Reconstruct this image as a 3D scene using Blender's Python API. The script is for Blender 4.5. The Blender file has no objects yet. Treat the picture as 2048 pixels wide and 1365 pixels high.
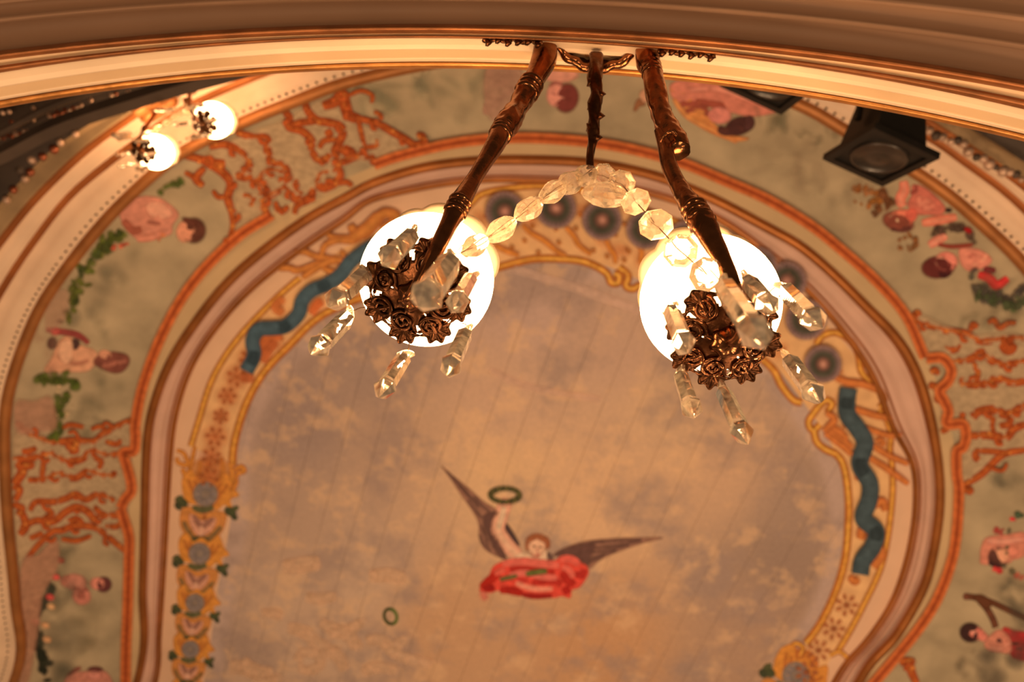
import bpy, bmesh, math, random
import numpy as np
from mathutils import Vector, Matrix
from mathutils.bvhtree import BVHTree
from mathutils.geometry import delaunay_2d_cdt

random.seed(7)
PI = math.pi
SC = bpy.context.scene
COL = SC.collection

# ------------------------------------------------------------------ camera
# The camera stands under the balcony edge and looks steeply up.  The plumb
# direction (zenith) meets the picture at about (1160, 150).
FPX, CX, CY = 1450.0, 1024.0, 682.5
EYE = Vector((0.0, 0.0, 1.6))
_n = Vector((1160 - CX, CY - 150, -FPX)).normalized()
_x = (Vector((1, 0, 0)) - _n * _n.x).normalized()
_y = _n.cross(_x)
ROT = Matrix((_x, _y, _n))                       # camera axes -> world axes

cam_d = bpy.data.cameras.new('camera')
cam = bpy.data.objects.new('camera', cam_d)
COL.objects.link(cam)
M4 = ROT.to_4x4(); M4.translation = EYE
cam.matrix_world = M4
cam_d.sensor_width = 36.0
cam_d.lens = FPX / 2048.0 * 36.0
cam_d.clip_start = 0.02
cam_d.clip_end = 60
cam_d.dof.use_dof = True
cam_d.dof.focus_distance = 0.80
cam_d.dof.aperture_fstop = 4.2
SC.camera = cam

# ------------------------------------------------------------------ light
LIGHT = (1.0, 0.635, 0.345)                      # colour of the house lights
GLOBE_L = 20.0                                   # brightness of the lamp globes
HOUSE_W = 96.0
w = bpy.data.worlds.new('world'); SC.world = w
w.use_nodes = True
w.node_tree.nodes['Background'].inputs[0].default_value = (1.0, 0.60, 0.32, 1)
w.node_tree.nodes['Background'].inputs[1].default_value = 0.10
SC.view_settings.view_transform = 'Standard'
SC.view_settings.look = 'None'
SC.view_settings.gamma = 1.0
SC.view_settings.use_curve_mapping = False
SC.view_settings.exposure = 0.0
SC.cycles.transparent_max_bounces = 48
SC.cycles.transmission_bounces = 12

def point_light(name, loc, watts, col=LIGHT, radius=0.09):
    d = bpy.data.lights.new(name, 'POINT'); d.energy = watts; d.color = col
    d.shadow_soft_size = radius
    o = bpy.data.objects.new(name, d); o.location = loc; COL.objects.link(o)
    return o

# the other bracket lamps round the horseshoe, below and beside the frame
for i in range(9):
    a = math.radians(-65 + i * 38)
    point_light('house_lamp', (0.15 + 2.0 * math.sin(a), 1.55 + 2.1 * math.cos(a), 1.15),
                HOUSE_W * (0.25 if math.cos(a) < -0.2 else 1.18))

# ------------------------------------------------------------------ helpers
def ray(px, py):
    return ROT @ Vector(((px - CX) / FPX, (CY - py) / FPX, -1.0))

def P(px, py, h):
    """the point at height h above the eye that the photograph shows at (px, py)"""
    d = ray(px, py)
    return EYE + d * (h / d.z)

def span(px, py, h, n):
    """length in metres of n pixels at that point"""
    d = ray(px, py)
    return n * (h / d.z) / FPX

def zz(x0, y0, s, pts):
    return [(x0 + p[0] / s, y0 + p[1] / s) + tuple(p[2:]) for p in pts]

def lin(c):
    c = c / 255.0
    return c / 12.92 if c <= 0.04045 else ((c + 0.055) / 1.055) ** 2.4

KLIT = 0.72
def tone(r, g, b, k=1.0):
    """albedo that looks like this sRGB colour under the house lights"""
    return tuple(max(0.004, min(0.92, lin(v) * k / (KLIT * l))) for v, l in zip((r, g, b), (1.0, 0.70, 0.42)))

def mat(name, rgb, rough=0.6, metal=0.0, var=0.12, scale=12.0, bump=0.0, bscale=60.0, spec=0.4, stretch=None):
    m = bpy.data.materials.new(name); m.use_nodes = True
    nt = m.node_tree; b = nt.nodes['Principled BSDF']
    b.inputs['Roughness'].default_value = rough
    b.inputs['Metallic'].default_value = metal
    b.inputs['Specular IOR Level'].default_value = spec
    tc = nt.nodes.new('ShaderNodeTexCoord')
    vec = tc.outputs['Object']
    if stretch:
        mp = nt.nodes.new('ShaderNodeMapping'); mp.inputs['Scale'].default_value = stretch
        nt.links.new(vec, mp.inputs['Vector']); vec = mp.outputs['Vector']
    n = nt.nodes.new('ShaderNodeTexNoise')
    n.inputs['Scale'].default_value = scale; n.inputs['Detail'].default_value = 5
    nt.links.new(vec, n.inputs['Vector'])
    r = nt.nodes.new('ShaderNodeValToRGB')
    lo = [v * (1 - var * 1.6) for v in rgb]; hi = [min(1, v * (1 + var * 1.6)) for v in rgb]
    r.color_ramp.elements[0].position = 0.3; r.color_ramp.elements[0].color = (*lo, 1)
    r.color_ramp.elements[1].position = 0.7; r.color_ramp.elements[1].color = (*hi, 1)
    nt.links.new(n.outputs['Fac'], r.inputs['Fac'])
    nt.links.new(r.outputs['Color'], b.inputs['Base Color'])
    if bump:
        n2 = nt.nodes.new('ShaderNodeTexNoise'); n2.inputs['Scale'].default_value = bscale
        n2.inputs['Detail'].default_value = 4
        nt.links.new(vec, n2.inputs['Vector'])
        bp = nt.nodes.new('ShaderNodeBump'); bp.inputs['Strength'].default_value = bump
        bp.inputs['Distance'].default_value = 0.004
        nt.links.new(n2.outputs['Fac'], bp.inputs['Height'])
        nt.links.new(bp.outputs['Normal'], b.inputs['Normal'])
    return m

def rootloc(o):
    v = Vector((0, 0, 0))
    while o is not None:
        v += Vector(o.location); o = o.parent
    return v

def make(name, verts, faces, material, parent=None, smooth=False, loc=None):
    """link one mesh object; verts are world points"""
    me = bpy.data.meshes.new(name)
    org = rootloc(parent) if parent is not None else Vector((0, 0, 0))
    own = Vector(loc) if loc is not None else org
    me.from_pydata([(v[0] - own.x, v[1] - own.y, v[2] - own.z) for v in verts], [], faces)
    me.update()
    if material is not None:
        for m in (material if isinstance(material, (list, tuple)) else [material]):
            me.materials.append(m)
    if smooth:
        me.polygons.foreach_set('use_smooth', [True] * len(me.polygons))
    o = bpy.data.objects.new(name, me); COL.objects.link(o)
    if parent is not None:
        o.parent = parent
    o.location = own - org
    return o

def empty(name, loc=(0, 0, 0), parent=None):
    o = bpy.data.objects.new(name, None); COL.objects.link(o)
    o.empty_display_size = 0.05
    if parent is not None:
        o.parent = parent; o.location = Vector(loc) - rootloc(parent)
    else:
        o.location = loc
    return o

def tag(o, label=None, cat=None, group=None, kind=None):
    if label: o['label'] = label
    if cat: o['category'] = cat
    if group: o['group'] = group
    if kind: o['kind'] = kind
    return o

def copy_tree(o, parent=None):
    c = o.copy(); COL.objects.link(c)
    if parent is not None:
        c.parent = parent
        c.matrix_parent_inverse = o.matrix_parent_inverse.copy()
    for ch in [x for x in bpy.data.objects if x.parent == o]:
        copy_tree(ch, c)
    return c

class MB:
    """collects verts and faces for one mesh"""
    def __init__(self): self.v = []; self.f = []; self.mi = []
    def add(self, verts, faces, mi=0):
        b = len(self.v); self.v += [Vector(v) for v in verts]
        self.f += [tuple(b + i for i in f) for f in faces]; self.mi += [mi] * len(faces)
        return self
    def build(self, name, material, parent=None, smooth=False, loc=None):
        o = make(name, self.v, self.f, material, parent, smooth, loc)
        if any(self.mi):
            o.data.polygons.foreach_set('material_index', self.mi)
        return o

def cr(pts, n=8, closed=False):
    """Catmull-Rom through points of any dimension"""
    A = np.array(pts, float); m = len(A); out = []
    if m < 3 and not closed:
        return [tuple(A[0] + (A[-1] - A[0]) * t) for t in np.linspace(0, 1, n + 1)]
    segs = m if closed else m - 1
    for i in range(segs):
        p1, p2 = A[i % m], A[(i + 1) % m]
        p0 = A[(i - 1) % m] if closed or i > 0 else 2 * p1 - p2
        p3 = A[(i + 2) % m] if closed or i + 2 < m else 2 * p2 - p1
        for k in range(n):
            t = k / n
            out.append(tuple(0.5 * ((2 * p1) + (-p0 + p2) * t + (2 * p0 - 5 * p1 + 4 * p2 - p3) * t * t
                                    + (-p0 + 3 * p1 - 3 * p2 + p3) * t ** 3)))
    if not closed: out.append(tuple(A[-1]))
    return out

def sweep(pts, radii, seg=12, shape=None, caps=True, closed=False):
    """tube of varying radius along 3-D points; shape(i, phi) scales the radius"""
    pts = [Vector(p) for p in pts]; n = len(pts); V = []; Fc = []
    tang = []
    for i in range(n):
        a = pts[(i - 1) % n] if closed else pts[max(i - 1, 0)]
        b = pts[(i + 1) % n] if closed else pts[min(i + 1, n - 1)]
        t = (b - a); tang.append(t.normalized() if t.length > 1e-9 else Vector((0, 0, 1)))
    ref = Vector((0, 0, 1)) if abs(tang[0].z) < 0.9 else Vector((1, 0, 0))
    nor = (ref - tang[0] * ref.dot(tang[0])).normalized()
    for i in range(n):
        nor = (nor - tang[i] * nor.dot(tang[i])).normalized()
        bi = tang[i].cross(nor)
        r = radii[i] if hasattr(radii, '__len__') else radii
        for k in range(seg):
            ph = 2 * PI * k / seg
            s = r * (shape(i, ph) if shape else 1.0)
            V.append(pts[i] + (nor * math.cos(ph) + bi * math.sin(ph)) * s)
    rows = n if closed else n - 1
    for i in range(rows):
        for k in range(seg):
            a = i * seg + k; b = i * seg + (k + 1) % seg
            c = ((i + 1) % n) * seg + (k + 1) % seg; d = ((i + 1) % n) * seg + k
            Fc.append((a, b, c, d))
    if caps and not closed:
        Fc.append(tuple(range(seg - 1, -1, -1)))
        Fc.append(tuple((n - 1) * seg + k for k in range(seg)))
    return V, Fc

def lathe(c, prof, seg=24, shape=None):
    """prof = [(r, z)], about the vertical through c"""
    V = []; Fc = []; c = Vector(c)
    for i, (r, z) in enumerate(prof):
        for k in range(seg):
            a = 2 * PI * k / seg
            s = r * (shape(i, a) if shape else 1.0)
            V.append(c + Vector((s * math.cos(a), s * math.sin(a), z)))
    for i in range(len(prof) - 1):
        for k in range(seg):
            Fc.append((i * seg + k, i * seg + (k + 1) % seg, (i + 1) * seg + (k + 1) % seg, (i + 1) * seg + k))
    return V, Fc

# ------------------------------------------------------------------ materials
CREAM = mat('cream_paint', tone(205, 152, 105), 0.55, var=0.05, scale=5, bump=0.08, bscale=30)
PINKC = mat('pink_cream_paint', tone(190, 134, 98), 0.6, var=0.05, scale=5)
PEACH = mat('peach_border_paint', tone(224, 146, 86), 0.7, var=0.09, scale=9)
FLATC = mat('plain_cream_band', tone(205, 148, 102), 0.7, var=0.04, scale=4)
GREEN = mat('sage_frieze_paint', tone(158, 124, 83), 0.8, var=0.13, scale=5.0)
SAGE2 = mat('sage_band_paint', tone(180, 134, 84), 0.8, var=0.06, scale=3)
GILT = mat('gilt_bead', (0.40, 0.145, 0.04), 0.40, 0.55, var=0.15, scale=6)
GILT2 = mat('gilt_roll', (0.42, 0.17, 0.055), 0.45, 0.4, var=0.15, scale=6)
BROWNG = mat('brown_gilt_line', (0.36, 0.115, 0.03), 0.5, 0.35, var=0.15, scale=6)
BACK = mat('dark_board_joint', tone(110, 78, 52), 0.9, var=0.05)
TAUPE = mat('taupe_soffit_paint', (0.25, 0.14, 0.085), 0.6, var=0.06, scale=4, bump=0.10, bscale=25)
BALC2 = mat('cove_shade_and_fillet_cream', (0.56, 0.385, 0.235), 0.5, var=0.05, scale=7, bump=0.15, bscale=28)  # darker cream: the lower cove's shade put into colour; also serves the thin fillet
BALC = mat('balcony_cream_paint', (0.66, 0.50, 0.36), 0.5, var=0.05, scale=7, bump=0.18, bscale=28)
BROLL = mat('balcony_bronze_gilding', (0.26, 0.095, 0.032), 0.42, 0.6, var=0.25, scale=20, bump=0.25, bscale=45)
BGOLD = mat('balcony_gold_leaf', (0.52, 0.225, 0.062), 0.36, 0.75, var=0.2, scale=25, bump=0.25, bscale=50)
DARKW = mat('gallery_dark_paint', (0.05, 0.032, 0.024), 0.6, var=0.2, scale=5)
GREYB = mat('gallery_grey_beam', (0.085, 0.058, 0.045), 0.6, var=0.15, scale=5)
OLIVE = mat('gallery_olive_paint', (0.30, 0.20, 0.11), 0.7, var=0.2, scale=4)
BRONZE = mat('cast_bronze', (0.26, 0.105, 0.045), 0.22, 1.0, var=0.25, scale=60, bump=0.15, bscale=120)
BRONZD = mat('dark_cast_bronze', (0.11, 0.043, 0.019), 0.32, 1.0, var=0.3, scale=60, bump=0.25, bscale=120)
WIRE = mat('brass_wire', (0.25, 0.14, 0.07), 0.35, 1.0, var=0.1)
BLACK = mat('black_metal', (0.010, 0.008, 0.007), 0.5, 0.0, var=0.2, scale=20)
GREYM = mat('dark_grey_lens', (0.035, 0.026, 0.022), 0.28, 0.0, var=0.2, scale=20, spec=0.6)
BOSSR = mat('red_gilt_boss', (0.30, 0.09, 0.045), 0.3, 0.6, var=0.2, scale=20)
BOSSW = mat('pale_gilt_boss', (0.60, 0.40, 0.30), 0.35, 0.3, var=0.2, scale=20)

def crystal_material():
    m = bpy.data.materials.new('cut_crystal'); m.use_nodes = True
    b = m.node_tree.nodes['Principled BSDF']
    b.inputs['Base Color'].default_value = (1.0, 0.93, 0.82, 1)
    b.inputs['Roughness'].default_value = 0.02
    b.inputs['IOR'].default_value = 1.40
    b.inputs['Transmission Weight'].default_value = 1.0
    nt = m.node_tree                                  # pale matte film mixed in so the dark crystal looks brightly lit
    d = nt.nodes.new('ShaderNodeBsdfTranslucent'); d.inputs['Color'].default_value = (1.0, 0.86, 0.68, 1)
    df = nt.nodes.new('ShaderNodeBsdfDiffuse'); df.inputs['Color'].default_value = (1.0, 0.86, 0.68, 1)
    m1 = nt.nodes.new('ShaderNodeMixShader'); m1.inputs['Fac'].default_value = 0.5
    nt.links.new(d.outputs['BSDF'], m1.inputs[1]); nt.links.new(df.outputs['BSDF'], m1.inputs[2])
    n = nt.nodes.new('ShaderNodeTexNoise'); n.inputs['Scale'].default_value = 90
    tc = nt.nodes.new('ShaderNodeTexCoord'); nt.links.new(tc.outputs['Object'], n.inputs['Vector'])
    mr = nt.nodes.new('ShaderNodeMapRange'); mr.inputs['From Min'].default_value = .35; mr.inputs['From Max'].default_value = .7
    mr.inputs['To Min'].default_value = .10; mr.inputs['To Max'].default_value = .40
    nt.links.new(n.outputs['Fac'], mr.inputs['Value'])
    m2 = nt.nodes.new('ShaderNodeMixShader'); nt.links.new(mr.outputs['Result'], m2.inputs['Fac'])
    nt.links.new(b.outputs['BSDF'], m2.inputs[1]); nt.links.new(m1.outputs['Shader'], m2.inputs[2])
    nt.links.new(m2.outputs['Shader'], nt.nodes['Material Output'].inputs['Surface'])
    return m
CRYSTAL = crystal_material()

def globe_material():
    m = bpy.data.materials.new('lit_glass_globe'); m.use_nodes = True
    nt = m.node_tree; b = nt.nodes['Principled BSDF']
    b.inputs['Base Color'].default_value = (0.9, 0.8, 0.65, 1)
    b.inputs['Roughness'].default_value = 0.3
    b.inputs['Emission Color'].default_value = (1.0, 0.57, 0.25, 1)
    b.inputs['Emission Strength'].default_value = GLOBE_L
    return m
GLOBE = globe_material()

def rim_material():
    m = bpy.data.materials.new('frosted_glass_rim'); m.use_nodes = True
    nt = m.node_tree; b = nt.nodes['Principled BSDF']
    b.inputs['Base Color'].default_value = (0.62, 0.50, 0.36, 1)
    b.inputs['Roughness'].default_value = 0.45
    b.inputs['Transmission Weight'].default_value = 0.35
    n = nt.nodes.new('ShaderNodeTexNoise'); n.inputs['Scale'].default_value = 40
    bp = nt.nodes.new('ShaderNodeBump'); bp.inputs['Strength'].default_value = 0.2
    nt.links.new(n.outputs['Fac'], bp.inputs['Height']); nt.links.new(bp.outputs['Normal'], b.inputs['Normal'])
    return m
RIM = rim_material()

def paint_material():
    """flat decorative paint: colour and coverage stored on the painted shapes"""
    m = bpy.data.materials.new('decorative_paint'); m.use_nodes = True
    nt = m.node_tree; b = nt.nodes['Principled BSDF']
    b.inputs['Roughness'].default_value = 0.8
    b.inputs['Specular IOR Level'].default_value = 0.2
    a = nt.nodes.new('ShaderNodeAttribute'); a.attribute_name = 'Col'
    tc = nt.nodes.new('ShaderNodeTexCoord')
    n = nt.nodes.new('ShaderNodeTexNoise'); n.inputs['Scale'].default_value = 26; n.inputs['Detail'].default_value = 4
    nt.links.new(tc.outputs['Object'], n.inputs['Vector'])
    mr = nt.nodes.new('ShaderNodeMapRange')
    mr.inputs['From Min'].default_value = 0.3; mr.inputs['From Max'].default_value = 0.7
    mr.inputs['To Min'].default_value = 0.80; mr.inputs['To Max'].default_value = 1.18
    nt.links.new(n.outputs['Fac'], mr.inputs['Value'])
    mx = nt.nodes.new('ShaderNodeVectorMath'); mx.operation = 'SCALE'
    nt.links.new(a.outputs['Color'], mx.inputs[0]); nt.links.new(mr.outputs['Result'], mx.inputs['Scale'])
    nt.links.new(mx.outputs['Vector'], b.inputs['Base Color'])
    tr = nt.nodes.new('ShaderNodeBsdfTransparent')
    ms = nt.nodes.new('ShaderNodeMixShader')
    out = nt.nodes['Material Output']
    nt.links.new(a.outputs['Alpha'], ms.inputs['Fac'])
    nt.links.new(tr.outputs['BSDF'], ms.inputs[1]); nt.links.new(b.outputs['BSDF'], ms.inputs[2])
    nt.links.new(ms.outputs['Shader'], out.inputs['Surface'])
    return m
PAINT = paint_material()

def sky_material():
    """painted sky of the central panel: hues on the boards, cloud mottling from noise"""
    m = bpy.data.materials.new('painted_sky'); m.use_nodes = True
    nt = m.node_tree; b = nt.nodes['Principled BSDF']
    b.inputs['Roughness'].default_value = 0.8; b.inputs['Specular IOR Level'].default_value = 0.2
    a = nt.nodes.new('ShaderNodeAttribute'); a.attribute_name = 'Col'
    tc = nt.nodes.new('ShaderNodeTexCoord')
    def noise(s, d, rough=0.6):
        n = nt.nodes.new('ShaderNodeTexNoise'); n.inputs['Scale'].default_value = s
        n.inputs['Detail'].default_value = d; n.inputs['Roughness'].default_value = rough
        nt.links.new(tc.outputs['Object'], n.inputs['Vector']); return n
    def rng(n, a0, a1, b0, b1):
        r = nt.nodes.new('ShaderNodeMapRange')
        for k, v in zip(('From Min', 'From Max', 'To Min', 'To Max'), (a0, a1, b0, b1)):
            r.inputs[k].default_value = v
        nt.links.new(n.outputs['Fac'], r.inputs['Value']); return r
    n1 = noise(2.2, 6, 0.62); n2 = noise(5.5, 6, 0.6); n3 = noise(40, 3)
    f1 = rng(n1, 0.47, 0.62, 0.0, 0.75)          # mauve cloud shade
    f2 = rng(n2, 0.52, 0.64, 0.0, 0.50)          # warm light flecks
    def mix(fac, A, col):
        x = nt.nodes.new('ShaderNodeMix'); x.data_type = 'RGBA'
        nt.links.new(fac, x.inputs['Factor']); nt.links.new(A, x.inputs['A'])
        x.inputs['B'].default_value = (*col, 1); return x.outputs['Result']
    c = mix(f1.outputs['Result'], a.outputs['Color'], tone(146, 110, 86))
    c = mix(f2.outputs['Result'], c, tone(208, 150, 98))
    r3 = rng(n3, 0.3, 0.7, 0.93, 1.07)
    mx = nt.nodes.new('ShaderNodeVectorMath'); mx.operation = 'SCALE'
    nt.links.new(c, mx.inputs[0]); nt.links.new(r3.outputs['Result'], mx.inputs['Scale'])
    nt.links.new(mx.outputs['Vector'], b.inputs['Base Color'])
    return m
SKY = sky_material()
# ================================================================== CEILING
RC = np.array((1040.0, 1120.0))                  # centre the oval rings are measured round
NA = 288
ANG = np.linspace(-PI, PI, NA, endpoint=False)

EXT = np.array([(1400, 1690), (1190, 2060), (880, 2290), (570, 2240), (385, 2010), (345, 1700)], float)
EXC = np.array((880, 1750.0))
def ext(off):
    d = EXT - EXC; L = np.linalg.norm(d, axis=1, keepdims=True)
    return [tuple(p) for p in EXT + d / L * off]

def ring(pts, off):
    """closed oval through traced points -> radius per angle about RC"""
    c = np.array(cr(pts + ext(off), 14, True))[:, :2] - RC
    a = np.arctan2(c[:, 1], c[:, 0]); r = np.hypot(c[:, 0], c[:, 1])
    o = np.argsort(a); a = a[o]; r = r[o]
    a = np.concatenate([a - 2 * PI, a, a + 2 * PI]); r = np.concatenate([r, r, r])
    q = np.interp(ANG, a, r)
    for _ in range(2):
        q = (np.roll(q, 1) + 2 * q + np.roll(q, -1)) / 4
    return q

def rpx(q, i):
    return RC[0] + q[i % NA] * math.cos(ANG[i % NA]), RC[1] + q[i % NA] * math.sin(ANG[i % NA])

rA = ring([(411, 1352), (434, 1190), (453, 1091), (464, 1012), (466, 905), (478, 852), (495, 803), (530, 742),
           (581, 690), (632, 639), (700, 605), (830, 565), (991, 537), (1078, 518), (1147, 520), (1220, 535), (1330, 585),
           (1440, 650), (1545, 728), (1610, 810), (1660, 885), (1686, 950), (1697, 1039), (1691, 1114), (1672, 1182), (1642, 1246),
           (1612, 1288), (1575, 1352)], 0)
rB = ring([(332, 1352), (340, 1227), (351, 1114), (362, 1000), (380, 900), (393, 858), (407, 810), (424, 759), (461, 697),
           (513, 636), (595, 560), (700, 490), (846, 425), (959, 388), (1078, 380), (1200, 390), (1290, 418), (1400, 462), (1500, 520),
           (1600, 600), (1700, 700), (1764, 800), (1782, 869), (1786, 963), (1786, 993), (1774, 1084), (1759, 1144), (1729, 1208), (1699, 1265), (1650, 1340)], 85)
rC = ring([(311, 1365), (317, 1284), (328, 1114), (336, 963), (340, 907), (345, 858), (355, 810), (376, 745), (410, 684),
           (461, 619), (513, 567), (581, 513), (649, 465), (700, 431), (737, 400), (873, 369), (976, 359), (1078, 360), (1200, 368), (1320, 392),
           (1439, 438), (1542, 513), (1627, 591), (1696, 673), (1747, 752), (1788, 858), (1827, 925), (1833, 1001), (1825, 1076),
           (1806, 1152), (1778, 1220), (1725, 1295), (1673, 1359)], 112)
rD = ring([(281, 1340), (285, 1190), (289, 1058), (292, 925), (298, 850), (308, 810), (332, 742), (376, 667), (444, 578),
           (513, 513), (615, 438), (700, 392), (737, 370), (839, 337), (942, 323), (1044, 320), (1181, 326), (1300, 349), (1382, 379), (1450, 410),
           (1539, 458), (1600, 492), (1668, 550), (1737, 619), (1791, 673), (1832, 741), (1859, 827), (1876, 925), (1880, 1001),
           (1872, 1076), (1854, 1159), (1827, 1216), (1782, 1288), (1725, 1352)], 160)
rE = ring([(251, 1352), (255, 1227), (258, 1114), (258, 1000), (266, 900), (270, 858), (277, 810), (290, 759), (318, 684), (359, 605),
           (410, 537), (478, 472), (533, 432), (640, 380), (750, 332), (805, 311), (908, 287), (1010, 277), (1113, 279), (1215, 290), (1300, 308),
           (1368, 328), (1450, 362), (1536, 400), (1621, 451), (1685, 502), (1754, 564), (1812, 632), (1853, 717), (1890, 810), (1910, 900),
           (1918, 982), (1914, 1061), (1903, 1125), (1876, 1197), (1839, 1257), (1790, 1318), (1763, 1356)], 195)
rF = ring([(41, 1340), (36, 1227), (28, 1133), (18, 1039), (12, 925), (13, 827), (27, 759), (51, 690), (85, 612), (137, 537),
           (191, 468), (260, 394), (359, 310), (478, 250), (581, 208), (700, 164), (900, 122), (1150, 108), (1400, 140), (1604, 212), (1679, 256),
           (1837, 350), (1907, 400), (1975, 461), (2048, 533), (2150, 680), (2220, 880), (2240, 1080), (2200, 1260), (2130, 1400)], 420)
rG = ring([(-75, 1340), (-80, 1200), (-88, 1000), (-80, 820), (-40, 660), (20, 547), (70, 474), (131, 394), (192, 341), (253, 294),
           (362, 216), (478, 162), (600, 118), (800, 75), (1100, 52), (1400, 85), (1640, 160), (1854, 266), (1929, 318), (2048, 410),
           (2200, 590), (2310, 860), (2330, 1080), (2290, 1280), (2200, 1460)], 540)
rH = ring([(-190, 1340), (-200, 1150), (-195, 960), (-170, 780), (-110, 640), (-50, 550), (7, 474), (54, 413), (113, 352), (176, 294),
           (260, 233), (342, 182), (427, 145), (600, 80), (800, 35), (1100, 10), (1400, 40), (1640, 115), (1800, 205), (1900, 268), (2048, 368),
           (2230, 540), (2370, 830), (2400, 1080), (2360, 1310), (2260, 1510)], 640)
rI = ring([(-250, 1340), (-265, 1150), (-255, 950), (-225, 760), (-150, 610), (-80, 505), (-20, 430), (19, 385), (47, 359), (82, 317),
           (106, 296), (164, 258), (260, 200), (400, 120), (600, 45), (800, 0), (1100, -30), (1400, 0), (1640, 80), (1740, 130), (1830, 185), (1930, 250),
           (2048, 325), (2270, 500), (2420, 800), (2460, 1080), (2410, 1340), (2310, 1560)], 700)
rJ = rI + 300

HP = 3.95                                        # height of the flat central panel above the eye
def loop(q, h):
    return [P(*rpx(q, i), h) for i in range(NA)]

def loft(rows):
    """rows = [(radius array, height)] -> closed bands between them"""
    V = []; Fc = []
    for q, h in rows: V += loop(q, h)
    for j in range(len(rows) - 1):
        for i in range(NA):
            k = (i + 1) % NA
            Fc.append((j * NA + i, j * NA + k, (j + 1) * NA + k, (j + 1) * NA + i))
    return V, Fc
def mixr(a, b, t): return a * (1 - t) + b * t

SURF_V, SURF_F = [], []                          # everything paint can lie on
def surf(V, Fc):
    b = len(SURF_V); SURF_V.extend(V); SURF_F.extend(tuple(b + i for i in f) for f in Fc)

# board behind the panel; the room ceiling itself
V, Fc = loft([(rA * 0.001, HP + 0.03), (rA * 0.5, HP + 0.03), (rA, HP + 0.03), (rC, HP + 0.03)])
ceiling = make('ceiling', V, Fc, BACK)
tag(ceiling, 'painted theatre ceiling with a sky panel inside oval gilded rings', 'ceiling', kind='structure')

# ---- sky panel, laid in boards that run along the long axis
SKYMAP = [(1050, 600, 176, 132, 103), (750, 700, 150, 114, 89), (600, 850, 146, 111, 88), (800, 900, 178, 130, 92), (1000, 950, 202, 147, 96),
          (1200, 1000, 200, 144, 96), (1450, 950, 188, 136, 94), (1350, 800, 198, 145, 97), (1600, 1000, 152, 114, 86), (1560, 1120, 142, 106, 80),
          (1500, 1260, 164, 118, 84), (1200, 1290, 182, 122, 76), (900, 1250, 182, 126, 82), (600, 1050, 168, 125, 92), (640, 1310, 184, 138, 100),
          (500, 1200, 180, 135, 99), (700, 1150, 184, 138, 100), (520, 1000, 164, 122, 91), (1420, 640, 170, 128, 96), (1250, 700, 178, 131, 97), (1000, 800, 186, 136, 98),
          (1000, 1500, 185, 128, 84), (700, 1900, 180, 126, 84)]
SKX = np.array(SKYMAP, float)
def skytone(px, py, edge):
    w_ = 1.0 / ((SKX[:, 0] - px) ** 2 + (SKX[:, 1] - py) ** 2 + 2500.0) ** 1.6
    c = (SKX[:, 2:] * w_[:, None]).sum(0) / w_.sum()
    t = max(0.0, min(1.0, (edge - 0.925) / 0.03))
    c = c * (1 - 0.75 * t) + np.array((178, 136, 108)) * 0.75 * t
    return tone(*c)

NR = 46
bm0 = bmesh.new(); cl = bm0.verts.layers.float_color.new('Col')
grid = []
for j in range(1, NR + 1):
    t = j / NR; row = []
    for i in range(NA):
        px, py = rpx(rA * t, i)
        v = bm0.verts.new(P(px, py, HP)); v[cl] = (*skytone(px, py, t), 1.0); row.append(v)
    grid.append(row)
cv = bm0.verts.new(P(RC[0], RC[1], HP)); cv[cl] = (*skytone(RC[0], RC[1], 0), 1)
for i in range(NA): bm0.faces.new((cv, grid[0][i], grid[0][(i + 1) % NA]))
for j in range(NR - 1):
    for i in range(NA):
        k = (i + 1) % NA
        bm0.faces.new((grid[j][i], grid[j][k], grid[j + 1][k], grid[j + 1][i]))
bd = (P(1026, 967, HP) - P(1065, 862, HP)).normalized()      # board direction
bn = Vector((-bd.y, bd.x, 0))
offs = [v.co.dot(bn) for v in bm0.verts]; o0, o1 = min(offs), max(offs)
BW = 0.205
nb = int((o1 - o0) / BW) + 1
for k in range(nb):
    a, b = o0 + k * BW, o0 + (k + 1) * BW
    bm = bm0.copy()
    g = 0.0009
    bmesh.ops.bisect_plane(bm, geom=bm.verts[:] + bm.edges[:] + bm.faces[:], plane_co=bn * (a + g), plane_no=bn, clear_inner=True)
    bmesh.ops.bisect_plane(bm, geom=bm.verts[:] + bm.edges[:] + bm.faces[:], plane_co=bn * (b - g), plane_no=bn, clear_outer=True)
    if not bm.faces: bm.free(); continue
    rim = [e for e in bm.edges if e.is_boundary]
    ex = bmesh.ops.extrude_edge_only(bm, edges=rim)          # board thickness at the joints
    for v in [q for q in ex['geom'] if isinstance(q, bmesh.types.BMVert)]: v.co.z += 0.018
    me = bpy.data.meshes.new('ceiling_board'); bm.to_mesh(me); bm.free()
    me.materials.append(SKY)
    o = bpy.data.objects.new('ceiling_board', me); COL.objects.link(o); o.parent = ceiling
bm0.free()
surf(*loft([(rA * 0.001, HP), (rA * 0.5, HP), (rA, HP)]))

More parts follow.
